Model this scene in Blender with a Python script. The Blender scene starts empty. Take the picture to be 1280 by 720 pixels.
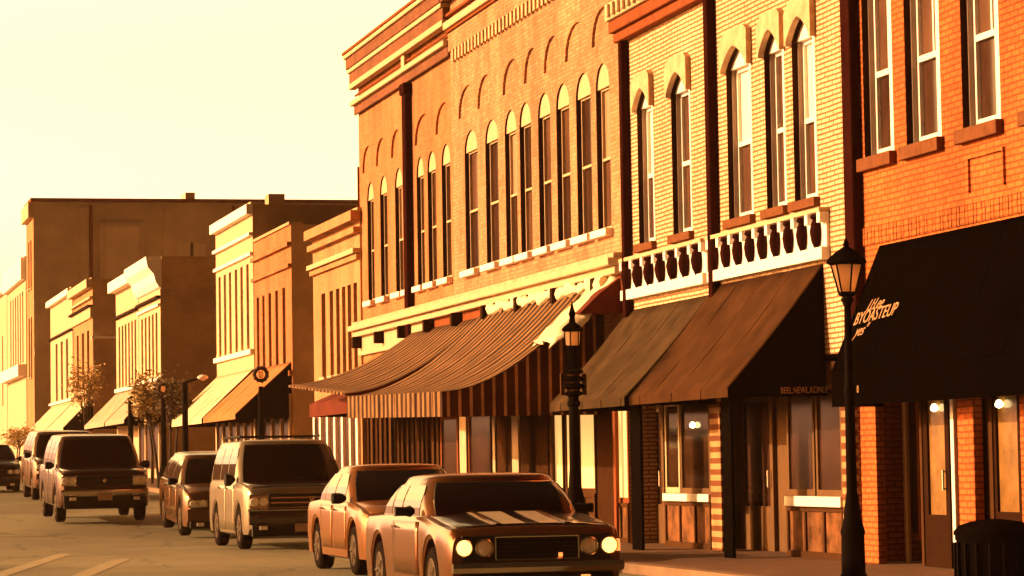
import bpy, bmesh, math, random
from mathutils import Vector, Matrix
random.seed(7)
S = bpy.context.scene
COL = S.collection
PI = math.pi
R = math.radians

# ------------------------------------------------------------------ camera
FPX = 3600.0; CH = 1.5                      # focal length in 1280-wide pixels, eye height
_d = Vector((-900, -234, -FPX)).normalized()          # street direction in camera space
_u = Vector((-.0165, 1, -.0609)); _u = (_u - _u.dot(_d)*_d).normalized()
_x = _d.cross(_u)
CW = Matrix((_x, _d, _u))                   # camera -> world rotation (rows = world axes)
cd = bpy.data.cameras.new('camera'); cam = bpy.data.objects.new('camera', cd); COL.objects.link(cam)
cd.sensor_width = 36; cd.lens = FPX/1280*36; cd.clip_start = .5; cd.clip_end = 5000
cam.matrix_world = Matrix.Translation((0, 0, CH)) @ CW.to_4x4()
S.camera = cam
S.render.resolution_x = 1024; S.render.resolution_y = 576

# ------------------------------------------------------------------ light
SUN_AZ = R(14)      # degrees from straight across the street towards the far end
SUN_EL = R(17)
sdir = Vector((-math.cos(SUN_AZ)*math.cos(SUN_EL), math.sin(SUN_AZ)*math.cos(SUN_EL), math.sin(SUN_EL)))
w = bpy.data.worlds.new('World'); S.world = w; w.use_nodes = True
nt = w.node_tree; nt.nodes.clear()
out = nt.nodes.new('ShaderNodeOutputWorld'); bg = nt.nodes.new('ShaderNodeBackground')
sky = nt.nodes.new('ShaderNodeTexSky'); sky.sky_type = 'NISHITA'; sky.sun_disc = False
sky.sun_elevation = SUN_EL
sky.sun_rotation = math.atan2(sdir.x, sdir.y)
sky.air_density = 1.0; sky.dust_density = 6.0; sky.ozone_density = 1.0
tint = nt.nodes.new('ShaderNodeMix'); tint.data_type = 'RGBA'; tint.blend_type = 'MULTIPLY'
tint.inputs[0].default_value = 1.0
# thick amber haze: bright low down towards the far end of the street, dim overhead and behind
tc = nt.nodes.new('ShaderNodeTexCoord'); sp = nt.nodes.new('ShaderNodeSeparateXYZ')
nt.links.new(tc.outputs['Generated'], sp.inputs[0])
def mrange(sock, a, b, c, d):
    mr = nt.nodes.new('ShaderNodeMapRange'); mr.interpolation_type = 'SMOOTHSTEP'
    for k_, v_ in zip(('From Min', 'From Max', 'To Min', 'To Max'), (a, b, c, d)): mr.inputs[k_].default_value = v_
    nt.links.new(sock, mr.inputs['Value']); return mr.outputs[0]
ahead = mrange(sp.outputs['Y'], -.1, .9, 0, 1)
low = mrange(sp.outputs['Z'], .14, .42, 1, .06)
gl_ = nt.nodes.new('ShaderNodeMath'); gl_.operation = 'MULTIPLY'; nt.links.new(ahead, gl_.inputs[0]); nt.links.new(low, gl_.inputs[1])
cr = nt.nodes.new('ShaderNodeMix'); cr.data_type = 'RGBA'; nt.links.new(gl_.outputs[0], cr.inputs[0])
cr.inputs[6].default_value = (.20, .068, .017, 1)
hz_ = nt.nodes.new('ShaderNodeMix'); hz_.data_type = 'RGBA'; nt.links.new(mrange(sp.outputs['Z'], 0, .15, 0, 1), hz_.inputs[0])
hz_.inputs[6].default_value = (8.5, 5.0, 4.6, 1); hz_.inputs[7].default_value = (7.5, 4.1, 1.50, 1)
nt.links.new(hz_.outputs[2], cr.inputs[7])
nt.links.new(sky.outputs[0], tint.inputs[6]); nt.links.new(cr.outputs[2], tint.inputs[7])
nt.links.new(tint.outputs[2], bg.inputs[0]); bg.inputs[1].default_value = .15
nt.links.new(bg.outputs[0], out.inputs[0])
sl = bpy.data.lights.new('sun', 'SUN'); sl.energy = 5.0; sl.angle = R(.6); sl.color = (1.0, .585, .30)
so = bpy.data.objects.new('sun', sl); COL.objects.link(so)
so.rotation_euler = (-sdir).to_track_quat('-Z', 'Y').to_euler()
S.view_settings.view_transform = 'Standard'; S.view_settings.look = 'None'
S.view_settings.exposure = 0.75; S.view_settings.gamma = 1.0

# ------------------------------------------------------------------ survey helper
def ray(px, py):
    return CW @ Vector((px-640, 360-py, -FPX))
def atX(px, py, X):                         # (Y, Z) of a photo point known to lie on the plane x = X
    r = ray(px, py); k = X/r.x
    return k*r.y, CH + k*r.z
def fy(px, X): return atX(px, 400, X)[0]
D = 13.6                                    # facade line
def Zf(px, py, X=None): return atX(px, py, D if X is None else X)[1]

# ------------------------------------------------------------------ mesh helpers
class MB:
    def __init__(s): s.v = []; s.f = []
    def add(s, vs, fs):
        n = len(s.v); s.v += [tuple(p) for p in vs]; s.f += [tuple(i+n for i in f) for f in fs]
    def box(s, x0, x1, y0, y1, z0, z1):
        if x0 > x1: x0, x1 = x1, x0
        if y0 > y1: y0, y1 = y1, y0
        if z0 > z1: z0, z1 = z1, z0
        v = [(x, y, z) for x in (x0, x1) for y in (y0, y1) for z in (z0, z1)]
        s.add(v, [(0,1,3,2), (4,6,7,5), (0,4,5,1), (2,3,7,6), (0,2,6,4), (1,5,7,3)])
        return s
    def quad(s, a, b, c, d): s.add([a, b, c, d], [(0,1,2,3)]); return s
    def poly(s, pts): s.add(pts, [tuple(range(len(pts)))]); return s
    def prism(s, pts, off):
        n = len(pts); o = Vector(off)
        s.add(list(pts) + [tuple(Vector(p)+o) for p in pts],
              [tuple(range(n))[::-1], tuple(range(n, 2*n))] + [(i, (i+1) % n, n+(i+1) % n, n+i) for i in range(n)])
        return s
    def tube(s, p0, p1, r0, r1=None, n=12, caps=True):
        p0 = Vector(p0); p1 = Vector(p1); r1 = r0 if r1 is None else r1
        a = (p1-p0).normalized(); t = a.orthogonal().normalized(); b = a.cross(t)
        v = []
        for p, r in ((p0, r0), (p1, r1)):
            v += [p + (t*math.cos(2*PI*i/n) + b*math.sin(2*PI*i/n))*r for i in range(n)]
        f = [(i, (i+1) % n, n+(i+1) % n, n+i) for i in range(n)]
        if caps: f += [tuple(range(n))[::-1], tuple(range(n, 2*n))]
        s.add(v, f); return s
    def lathe(s, prof, c=(0, 0, 0), axis='z', n=20):        # prof: [(radius, along)]
        c = Vector(c); v = []
        for r, h in prof:
            for i in range(n):
                a = 2*PI*i/n + (PI/n); p = (r*math.cos(a), r*math.sin(a))
                q = (p[0], p[1], h) if axis == 'z' else ((h, p[0], p[1]) if axis == 'x' else (p[0], h, p[1]))
                v.append(c + Vector(q))
        f = []
        for k in range(len(prof)-1):
            f += [(k*n+i, k*n+(i+1) % n, (k+1)*n+(i+1) % n, (k+1)*n+i) for i in range(n)]
        f += [tuple(range(n))[::-1], tuple(range((len(prof)-1)*n, len(prof)*n))]
        s.add(v, f); return s
    def loft(s, rings, closed=True, cap=True):
        n = len(rings[0]); b = len(s.v); v = [p for r in rings for p in r]
        m = n if closed else n-1; f = []
        for k in range(len(rings)-1):
            f += [(k*n+i, k*n+(i+1) % n, (k+1)*n+(i+1) % n, (k+1)*n+i) for i in range(m)]
        if cap and closed: f += [tuple(range(n))[::-1], tuple(range((len(rings)-1)*n, len(rings)*n))]
        s.add(v, f); return s
    def build(s, name, m, parent=None, smooth=False, bevel=0, sub=0):
        o_ = ORG.get(parent.name, Vector()) if parent else Vector()
        me = bpy.data.meshes.new(name)
        me.from_pydata([tuple(Vector(p)-o_) for p in s.v], [], s.f); me.update()
        bm = bmesh.new(); bm.from_mesh(me)
        bmesh.ops.recalc_face_normals(bm, faces=bm.faces[:])
        if smooth:
            for f in bm.faces: f.smooth = True
            for e in bm.edges:
                if len(e.link_faces) == 2 and e.calc_face_angle(0) > R(38): e.smooth = False
        bm.to_mesh(me); bm.free()
        if m: me.materials.append(m)
        ob = bpy.data.objects.new(name, me); COL.objects.link(ob)
        if parent: ob.parent = parent
        ORG[ob.name] = o_
        if bevel:
            b = ob.modifiers.new('bevel', 'BEVEL'); b.width = bevel; b.segments = 2; b.limit_method = 'ANGLE'; b.angle_limit = R(40)
        if sub:
            b = ob.modifiers.new('sub', 'SUBSURF'); b.levels = sub; b.render_levels = sub
        return ob
ORG = {}
def tag(o, label=None, cat=None, group=None, kind=None):
    if label: o['label'] = label
    if cat: o['category'] = cat
    if group: o['group'] = group
    if kind: o['kind'] = kind
    return o
def empty(name, loc, label, cat, group=None, rz=0):
    o = bpy.data.objects.new(name, None); COL.objects.link(o); o.location = loc; o.rotation_euler.z = rz
    o.empty_display_size = .3
    ORG[o.name] = Vector(loc) if rz == 0 else Vector((0, 0, 0))
    return tag(o, label, cat, group)
def copy_tree(o, parent=None):
    c = o.copy(); COL.objects.link(c)
    if parent: c.parent = parent
    for ch in list(o.children): copy_tree(ch, c)
    return c

# ------------------------------------------------------------------ materials
def mat(name, col, rough=.7, metal=0, spec=.35, var=.0, vscale=3.0, bump=0, bscale=40, coat=0, emis=None, estr=0, stretch=(1,1,1), alpha=None):
    m = bpy.data.materials.new(name); m.use_nodes = True; n = m.node_tree; p = n.nodes['Principled BSDF']
    p.inputs['Base Color'].default_value = (*col, 1); p.inputs['Roughness'].default_value = rough
    p.inputs['Metallic'].default_value = metal; p.inputs['Specular IOR Level'].default_value = spec
    p.inputs['Coat Weight'].default_value = coat; p.inputs['Coat Roughness'].default_value = .06
    if emis: p.inputs['Emission Color'].default_value = (*emis, 1); p.inputs['Emission Strength'].default_value = estr
    if var or bump:
        g = n.nodes.new('ShaderNodeNewGeometry')
        mp = n.nodes.new('ShaderNodeMapping'); mp.inputs['Scale'].default_value = stretch
        n.links.new(g.outputs['Position'], mp.inputs[0])
    if var:
        t = n.nodes.new('ShaderNodeTexNoise'); t.inputs['Scale'].default_value = vscale; t.inputs['Detail'].default_value = 8
        t.inputs['Roughness'].default_value = .65
        n.links.new(mp.outputs[0], t.inputs['Vector'])
        r = n.nodes.new('ShaderNodeMapRange'); r.inputs[1].default_value = .3; r.inputs[2].default_value = .7
        r.inputs[3].default_value = 1-var; r.inputs[4].default_value = 1+var*.6
        n.links.new(t.outputs[0], r.inputs[0])
        mx = n.nodes.new('ShaderNodeMix'); mx.data_type = 'RGBA'; mx.blend_type = 'MULTIPLY'; mx.inputs[0].default_value = 1
        mx.inputs[6].default_value = (*col, 1); n.links.new(r.outputs[0], mx.inputs[7])
        n.links.new(mx.outputs[2], p.inputs['Base Color'])
    if bump:
        t = n.nodes.new('ShaderNodeTexNoise'); t.inputs['Scale'].default_value = bscale; t.inputs['Detail'].default_value = 6
        n.links.new(mp.outputs[0], t.inputs['Vector'])
        b = n.nodes.new('ShaderNodeBump'); b.inputs['Strength'].default_value = bump; b.inputs['Distance'].default_value = .02
        n.links.new(t.outputs[0], b.inputs['Height']); n.links.new(b.outputs[0], p.inputs['Normal'])
    return m

def brick(name, c1, c2, mortar, bw=.225, bh=.075, ms=.011, bump=.6, var=.3, vscale=.9):
    m = bpy.data.materials.new(name); m.use_nodes = True; n = m.node_tree; L = n.links; p = n.nodes['Principled BSDF']
    p.inputs['Roughness'].default_value = .9; p.inputs['Specular IOR Level'].default_value = .15
    g = n.nodes.new('ShaderNodeNewGeometry'); s = n.nodes.new('ShaderNodeSeparateXYZ'); L.new(g.outputs['Position'], s.inputs[0])
    a = n.nodes.new('ShaderNodeMath'); a.operation = 'ADD'; L.new(s.outputs['X'], a.inputs[0]); L.new(s.outputs['Y'], a.inputs[1])
    c = n.nodes.new('ShaderNodeCombineXYZ'); L.new(a.outputs[0], c.inputs['X']); L.new(s.outputs['Z'], c.inputs['Y'])
    # slight waviness so the courses are not ruler-straight
    wv = n.nodes.new('ShaderNodeTexNoise'); wv.inputs['Scale'].default_value = 1.7; L.new(g.outputs['Position'], wv.inputs['Vector'])
    wm = n.nodes.new('ShaderNodeVectorMath'); wm.operation = 'SCALE'; wm.inputs['Scale'].default_value = .03
    L.new(wv.outputs['Color'], wm.inputs[0])
    wa = n.nodes.new('ShaderNodeVectorMath'); L.new(c.outputs[0], wa.inputs[0]); L.new(wm.outputs[0], wa.inputs[1])
    b = n.nodes.new('ShaderNodeTexBrick'); L.new(wa.outputs[0], b.inputs['Vector'])
    b.inputs['Scale'].default_value = 1; b.inputs['Brick Width'].default_value = bw; b.inputs['Row Height'].default_value = bh
    b.inputs['Mortar Size'].default_value = ms; b.inputs['Mortar Smooth'].default_value = .25; b.inputs['Bias'].default_value = -.1
    b.inputs['Color1'].default_value = (*c1, 1); b.inputs['Color2'].default_value = (*c2, 1); b.inputs['Mortar'].default_value = (*mortar, 1)
    t = n.nodes.new('ShaderNodeTexNoise'); t.inputs['Scale'].default_value = vscale; t.inputs['Detail'].default_value = 9; t.inputs['Roughness'].default_value = .7
    ms_ = n.nodes.new('ShaderNodeMapping'); ms_.inputs['Scale'].default_value = (1, 1, .3); L.new(g.outputs['Position'], ms_.inputs[0]); L.new(ms_.outputs[0], t.inputs['Vector'])
    r = n.nodes.new('ShaderNodeMapRange'); r.inputs[1].default_value = .36; r.inputs[2].default_value = .64
    r.inputs[3].default_value = 1-var; r.inputs[4].default_value = 1+var*.5; L.new(t.outputs[0], r.inputs[0])
    mx = n.nodes.new('ShaderNodeMix'); mx.data_type = 'RGBA'; mx.blend_type = 'MULTIPLY'; mx.inputs[0].default_value = 1
    L.new(b.outputs['Color'], mx.inputs[6]); L.new(r.outputs[0], mx.inputs[7]); L.new(mx.outputs[2], p.inputs['Base Color'])
    bp = n.nodes.new('ShaderNodeBump'); bp.inputs['Strength'].default_value = bump; bp.inputs['Distance'].default_value = .02; bp.invert = True
    t2 = n.nodes.new('ShaderNodeTexNoise'); t2.inputs['Scale'].default_value = 30; L.new(g.outputs['Position'], t2.inputs['Vector'])
    ad = n.nodes.new('ShaderNodeMath'); ad.operation = 'MULTIPLY_ADD'; L.new(t2.outputs[0], ad.inputs[0]); ad.inputs[1].default_value = .5
    L.new(b.outputs['Fac'], ad.inputs[2]); L.new(ad.outputs[0], bp.inputs['Height']); L.new(bp.outputs[0], p.inputs['Normal'])
    return m

def stripes(name, axis, period, duty, ca, cb, rough=.85):
    m = bpy.data.materials.new(name); m.use_nodes = True; n = m.node_tree; L = n.links; p = n.nodes['Principled BSDF']
    p.inputs['Roughness'].default_value = rough; p.inputs['Specular IOR Level'].default_value = .1
    g = n.nodes.new('ShaderNodeNewGeometry'); s = n.nodes.new('ShaderNodeSeparateXYZ'); L.new(g.outputs['Position'], s.inputs[0])
    a = n.nodes.new('ShaderNodeMath'); a.operation = 'DIVIDE'; L.new(s.outputs[axis], a.inputs[0]); a.inputs[1].default_value = period
    f = n.nodes.new('ShaderNodeMath'); f.operation = 'FRACT'; L.new(a.outputs[0], f.inputs[0])
    c = n.nodes.new('ShaderNodeMath'); c.operation = 'LESS_THAN'; L.new(f.outputs[0], c.inputs[0]); c.inputs[1].default_value = duty
    mx = n.nodes.new('ShaderNodeMix'); mx.data_type = 'RGBA'; L.new(c.outputs[0], mx.inputs[0])
    mx.inputs[6].default_value = (*cb, 1); mx.inputs[7].default_value = (*ca, 1)
    t = n.nodes.new('ShaderNodeTexNoise'); t.inputs['Scale'].default_value = 2.5; t.inputs['Detail'].default_value = 7
    L.new(g.outputs['Position'], t.inputs['Vector'])
    r = n.nodes.new('ShaderNodeMapRange'); r.inputs[1].default_value = .3; r.inputs[2].default_value = .7; r.inputs[3].default_value = .6; r.inputs[4].default_value = 1.15
    L.new(t.outputs[0], r.inputs[0])
    m2 = n.nodes.new('ShaderNodeMix'); m2.data_type = 'RGBA'; m2.blend_type = 'MULTIPLY'; m2.inputs[0].default_value = 1
    L.new(mx.outputs[2], m2.inputs[6]); L.new(r.outputs[0], m2.inputs[7]); L.new(m2.outputs[2], p.inputs['Base Color'])
    return m

M = dict(
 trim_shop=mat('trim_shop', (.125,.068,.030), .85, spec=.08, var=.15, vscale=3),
 reflection_paint=mat('reflection_paint', (.62,.52,.36), .3, spec=.4, coat=.5),  # pale reflections painted on the coupe's bonnet
 paint_shade=mat('paint_shade', (.022,.010,.006), .22, spec=.5, coat=1.0),  # bonnets and bumper facing away from the sun: shade put into the paint
 sill_brown=mat('sill_brown', (.15,.058,.024), .9, spec=.05, var=.3, vscale=6),
 trim_shade=mat('trim_shade', (.040,.016,.006), .95, spec=.02, var=.3, vscale=4),  # shopfront panels and posts with the awning's shade put into their colour
 glass_sky=mat('glass_sky', (.05,.025,.014), .07, spec=.55, var=.5, vscale=.8),
 blind_tan=mat('blind_tan', (.30,.20,.12), .4, spec=.3, var=.15, vscale=4),
 reveal=mat('reveal_shade', (.030,.012,.006), 1, spec=0),  # unlit jambs: shade put into the colour of the window reveals
 glass_amber=mat('glass_amber', (.22,.12,.035), .2, spec=.3, var=.4, vscale=3),
 flat_panel=mat('flat_panel', (.68,.58,.42), .9, var=.15, vscale=.5),
 brick_orange=brick('brick_orange', (.50,.135,.034), (.40,.10,.025), (.24,.06,.015), bump=1.0, ms=.012),
 brick_cream=brick('brick_cream', (.70,.50,.31), (.60,.42,.24), (.26,.12,.05), bw=.30, bh=.068, ms=.014, bump=1.0, var=.24),
 brick_tan=brick('brick_tan', (.49,.26,.14), (.36,.17,.085), (.34,.18,.095), var=.35, vscale=1.5, bump=.9),
 brick_rust=brick('brick_rust', (.43,.165,.066), (.35,.125,.048), (.38,.17,.08), var=.3, bump=.5),
 brick_far=brick('brick_far', (.44,.22,.10), (.38,.18,.08), (.36,.2,.1), var=.25, bump=.3),
 brick_dark=brick('brick_dark', (.20,.075,.035), (.15,.055,.03), (.17,.08,.04), var=.3),
 pier_band=stripes('pier_band', 'Z', .085*2, .5, (.46,.27,.12), (.16,.055,.022)),
 stone=mat('stone', (.52,.36,.21), .85, var=.35, vscale=4, bump=.3),
 white=mat('white_paint', (.80,.76,.70), .6, var=.12, vscale=6),
 cream=mat('cream_paint', (.50,.36,.21), .7, var=.15, vscale=3),
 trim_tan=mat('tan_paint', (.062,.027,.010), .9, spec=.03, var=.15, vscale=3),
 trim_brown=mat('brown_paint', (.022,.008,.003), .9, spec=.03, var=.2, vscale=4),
 rust_trim=mat('red_brown_trim', (.20,.058,.020), .9, spec=.05, var=.25, vscale=4),
 dark_iron=mat('dark_iron', (.003,.0022,.002), .9, spec=0, var=.2, vscale=10),
 pole_paint=mat('pole_paint', (.004,.0025,.002), .8, spec=.02, var=.2, vscale=10),
 pipe=mat('pipe', (.022,.005,.004), .9, spec=0, var=.3, vscale=5),
 glass_dark=mat('glass_dark', (.045,.020,.012), .16, spec=.22, var=.5, vscale=1.3),
 glass_brown=mat('glass_brown', (.10,.05,.03), .2, spec=.2, var=.4, vscale=1.1),
 glass_shop=mat('glass_shop', (.04,.018,.008), .08, spec=.3, var=.7, vscale=1.6),
 glow_pane=mat('glowing_pane', (.62,.47,.24), .45, spec=.4, var=.2, vscale=5, stretch=(1,4,.3), emis=(1.0,.55,.16), estr=.55),  # glow added to brighten these panes, like sky reflected in glass
 blind=mat('blind', (.80,.74,.60), .5, spec=.4, var=.08, vscale=3),
 jamb=mat('jamb_shade', (.30,.22,.16), .9, spec=.1, var=.1),  # grey for the far side of white frames, shade put into the colour
 canvas_brown=mat('canvas_brown', (.050,.021,.007), .95, spec=.04, var=.5, vscale=1.8, bump=.3, bscale=6),
 canvas_tan=mat('canvas_tan', (.052,.032,.015), .95, spec=.04, var=.55, vscale=1.6, bump=.3, bscale=6),
 canvas_black=mat('canvas_black', (.0012,.0008,.0007), 1, spec=0),
 canvas_red=mat('canvas_red', (.11,.020,.009), .9, spec=.1, var=.3, vscale=2),
 canvas_cream=mat('canvas_cream', (.62,.50,.33), .9, spec=.1, var=.15, vscale=2),
 canvas_grey=mat('canvas_grey', (.42,.34,.24), .9, spec=.1, var=.2, vscale=2),
 canvas_orange=mat('canvas_orange', (.40,.17,.06), .9, spec=.1, var=.2, vscale=2),
 rolled=mat('rolled_canvas', (.78,.66,.42), .9, var=.3, vscale=9, bump=1, bscale=10),
 stripe_top=stripes('stripe_top', 'Y', .41, .45, (.24,.13,.055), (.022,.008,.003)),
 stripe_val=stripes('stripe_val', 'Y', .41, .5, (.22,.12,.05), (.03,.009,.004)),
 stripe_end=stripes('stripe_end', 'X', .2, .27, (.42,.20,.09), (.05,.010,.005)),
 letter=mat('lettering', (.42,.26,.14), .9, spec=.05),
 concrete=mat('concrete_wall', (.60,.50,.35), .9, var=.35, vscale=.25, bump=.2),
 roofing=mat('roofing', (.06,.04,.03), .95, var=.2),
 side=mat('rendered_side_wall', (.46,.31,.17), .9, var=.3, vscale=.6, bump=.2),
 tyre=mat('tyre_rubber', (.008,.005,.004), 1, spec=.03),
 rim=mat('wheel_rim', (.05,.035,.024), .6, metal=1),
 chrome=mat('chrome', (.62,.55,.45), .16, metal=1),
 underbody=mat('underbody', (.006,.005,.004), .9),
 car_glass=mat('car_glass', (.006,.002,.0015), .04, spec=.15),
 car_side_glass=mat('car_side_glass', (.05,.03,.018), .08, spec=.6),
 grille=mat('grille_black', (.006,.005,.004), .5),
 lens=mat('headlamp_lens', (.85,.80,.66), .15, spec=.8, var=.25, vscale=25),
 lens_lit=mat('headlamp_lit', (1,.85,.5), .3, emis=(1.0,.42,.10), estr=2.4),
 amber=mat('amber_lamp', (.9,.25,.05), .3, emis=(1.0,.25,.05), estr=1.2),
 plate=mat('plate', (.45,.30,.2), .5, var=.5, vscale=40),
 lamp_glass=mat('lamp_glass', (.62,.42,.24), .35, spec=.5),
 bark=mat('bark', (.05,.03,.02), .95, var=.3),
 leaf_pale=mat('leaf_pale', (.42,.30,.12), .7, var=.35, vscale=9),
 leaf_dark=mat('leaf_dark', (.09,.06,.025), .8, var=.35, vscale=9),
 panel_rust=mat('bulkhead_panel', (.17,.070,.024), .8, spec=.1, var=.85, vscale=3.0, bump=.4, bscale=8),
 bulb=mat('shop_bulb', (1,.8,.5), .3, emis=(1,.7,.3), estr=5.0),
)
_m = M['lamp_glass']; _n = _m.node_tree; _p = _n.nodes['Principled BSDF']
_t = _n.nodes.new('ShaderNodeBsdfTranslucent'); _t.inputs[0].default_value = (.85,.62,.38,1); _x2 = _n.nodes.new('ShaderNodeMixShader'); _x2.inputs[0].default_value = .7
_n.links.new(_p.outputs[0], _x2.inputs[1]); _n.links.new(_t.outputs[0], _x2.inputs[2]); _n.links.new(_x2.outputs[0], _n.nodes['Material Output'].inputs[0])
def paint(name, col, metal=.25, rough=.32, coat=.35): return mat(name, col, rough*.85, metal=metal, spec=.35, coat=coat, var=.06, vscale=2)
M['paint_bronze'] = paint('paint_bronze', (.125,.045,.010), .5, .3)
M['paint_copper'] = paint('paint_copper', (.21,.075,.015), .45, .32)
M['paint_silver'] = paint('paint_silver', (.22,.18,.12), .5, .35)
M['paint_gold'] = paint('paint_gold', (.12,.055,.02), .5, .3)
M['paint_maroon'] = paint('paint_maroon', (.05,.018,.009), .5, .3)
M['paint_black'] = paint('paint_black', (.03,.02,.015), .4, .3)

# asphalt with faint worn patches
m = mat('asphalt', (.205,.185,.105), .82, spec=.35, var=.22, vscale=.55, bump=.5, bscale=60, stretch=(1,.25,1)); M['asphalt'] = m
_n = m.node_tree; _p = _n.nodes['Principled BSDF']; _src = _p.inputs['Base Color'].links[0].from_socket
_g = _n.nodes.new('ShaderNodeNewGeometry'); _w = _n.nodes.new('ShaderNodeTexNoise'); _w.inputs['Scale'].default_value = .8; _w.inputs['Detail'].default_value = 5
_n.links.new(_g.outputs['Position'], _w.inputs['Vector'])
_a = _n.nodes.new('ShaderNodeVectorMath'); _a.operation = 'MULTIPLY_ADD'; _n.links.new(_w.outputs['Color'], _a.inputs[0]); _a.inputs[1].default_value = (1.4, 2.5, 0); _n.links.new(_g.outputs['Position'], _a.inputs[2])
_v = _n.nodes.new('ShaderNodeTexVoronoi'); _v.feature = 'DISTANCE_TO_EDGE'; _v.inputs['Scale'].default_value = .28; _n.links.new(_a.outputs[0], _v.inputs['Vector'])
_r = _n.nodes.new('ShaderNodeMapRange'); _r.inputs[1].default_value = .004; _r.inputs[2].default_value = .016; _r.inputs[3].default_value = .55; _r.inputs[4].default_value = 1; _n.links.new(_v.outputs[0], _r.inputs[0])
_v2 = _n.nodes.new('ShaderNodeTexNoise'); _v2.inputs['Scale'].default_value = .12; _v2.inputs['Detail'].default_value = 3; _n.links.new(_g.outputs['Position'], _v2.inputs['Vector'])
_r2 = _n.nodes.new('ShaderNodeMapRange'); _r2.inputs[1].default_value = .42; _r2.inputs[2].default_value = .6; _r2.inputs[3].default_value = .66; _r2.inputs[4].default_value = 1.12; _n.links.new(_v2.outputs[0], _r2.inputs[0])
_m1 = _n.nodes.new('ShaderNodeMath'); _m1.operation = 'MULTIPLY'; _n.links.new(_r.outputs[0], _m1.inputs[0]); _n.links.new(_r2.outputs[0], _m1.inputs[1])
_mx = _n.nodes.new('ShaderNodeMix'); _mx.data_type = 'RGBA'; _mx.blend_type = 'MULTIPLY'; _mx.inputs[0].default_value = 1
_n.links.new(_src, _mx.inputs[6]); _n.links.new(_m1.outputs[0], _mx.inputs[7]); _n.links.new(_mx.outputs[2], _p.inputs['Base Color'])
M['pavement'] = mat('pavement', (.13,.062,.028), .75, spec=.4, var=.3, vscale=1.2, bump=.2)
M['kerb'] = mat('kerb_stone', (.20,.12,.065), .8, var=.25, vscale=3)
M['road_paint'] = mat('road_paint', (.34,.29,.17), .8, var=.35, vscale=2.5)
M['earth'] = mat('earth', (.14,.10,.05), .95, var=.3, vscale=.05)

# ------------------------------------------------------------------ ground
def gz(y):                                     # the street climbs a little in the distance
    pts = [(0,0),(56,0),(60,.08),(66,.35),(85,.72),(105,1.0),(140,1.15),(400,1.2)]
    if y <= 0: return 0
    for (a, za), (b, zb) in zip(pts, pts[1:]):
        if y <= b:
            t = (y-a)/(b-a); return za + (zb-za)*t
    return 1.2
ys = [-60, 0, 10, 20, 30, 40, 50, 56, 58, 60, 63, 66, 70, 76, 85, 95, 105, 120, 140, 180, 230, 300, 400]
KX = 10.9                                      # kerb line
def sheet(x0, x1, dz, yy=ys):
    b = MB(); b.loft([[(x0, y, gz(y)+dz), (x1, y, gz(y)+dz)] for y in yy], closed=False); return b
tag(sheet(-13, KX, 0).build('road', M['asphalt'], smooth=True), kind='structure')
g = MB(); g.quad((-3000,-1500,-.35), (3000,-1500,-.35), (3000,4500,-.35), (-3000,4500,-.35))
tag(g.build('ground', M['earth']), kind='structure')
sw = MB()
sw.loft([[(KX, y, gz(y)-.3), (KX, y, gz(y)+.13), (KX+.16, y, gz(y)+.14), (KX+.16, y, gz(y)-.3)] for y in ys])
tag(sw.build('kerb', M['kerb']), kind='structure')
tag(sheet(KX+.16, 60, .13).build('pavement', M['pavement']), kind='structure')
pl = MB()
pl.loft([[(-13.3, y, gz(y)-.3), (-13.3, y, gz(y)+.13), (-13, y, gz(y)+.13), (-13, y, gz(y)-.3)] for y in ys])
tag(pl.build('far_kerb', M['kerb']), kind='structure')
tag(sheet(-60, -13.3, .12).build('far_pavement', M['pavement']), kind='structure')
MARKS = ((2.40,40.6,4.62,52.5,.30), (3.28,38.5,5.20,48.5,.30))
mk = MB()
for (x0, y0, x1, y1, wd) in MARKS:
    dx = wd
    mk.quad((x0, y0, .004), (x0+dx, y0, .004), (x1+dx, y1, .004), (x1, y1, .004))
tag(mk.build('road_marking', M['road_paint']), kind='structure')

# ------------------------------------------------------------------ facade helpers
def arch_loop(y0, y1, z0, z1, rise=0, n=10, point=False):
    """opening outline in (y,z): flat bottom, arched top of the given rise below z1"""
    if rise <= 0: return [(y0, z0), (y1, z0), (y1, z1), (y0, z1)]
    L = [(y0, z0), (y1, z0)]
    yc = (y0+y1)/2; hw = (y1-y0)/2
    for i in range(n+1):
        a = PI*i/n
        if point:
            t = abs(math.cos(a)); zz = z1-rise + rise*(1-t**1.6)
            L.append((yc+hw*math.cos(a), zz))
        else:
            L.append((yc+hw*math.cos(a), z1-rise+rise*math.sin(a)))
    return L
REV = []
def wall_sheet(mb, outer, holes, X, rev, side='x'):
    """planar wall in plane x=X with holes; reveals go back by rev (list or number)"""
    bm = bmesh.new()
    def P(a, b, d=0): return (X+d, a, b)
    es = []
    for loop in [outer]+holes:
        vs = [bm.verts.new(P(*q)) for q in loop]
        es += [bm.edges.new((vs[i], vs[(i+1) % len(vs)])) for i in range(len(vs))]
    bmesh.ops.triangle_fill(bm, use_beauty=True, use_dissolve=False, edges=es)
    bm.verts.index_update()
    mb.add([v.co[:] for v in bm.verts], [[v.index for v in f.verts] for f in bm.faces]); bm.free()
    for k, h in enumerate(holes):
        r = rev[k] if isinstance(rev, (list, tuple)) else rev
        n = len(h); rm_ = mb
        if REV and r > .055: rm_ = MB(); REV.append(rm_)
        for i in range(n):
            a = h[i]; b = h[(i+1) % n]
            rm_.quad(P(*a), P(*b), P(*b, r), P(*a, r))

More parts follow.
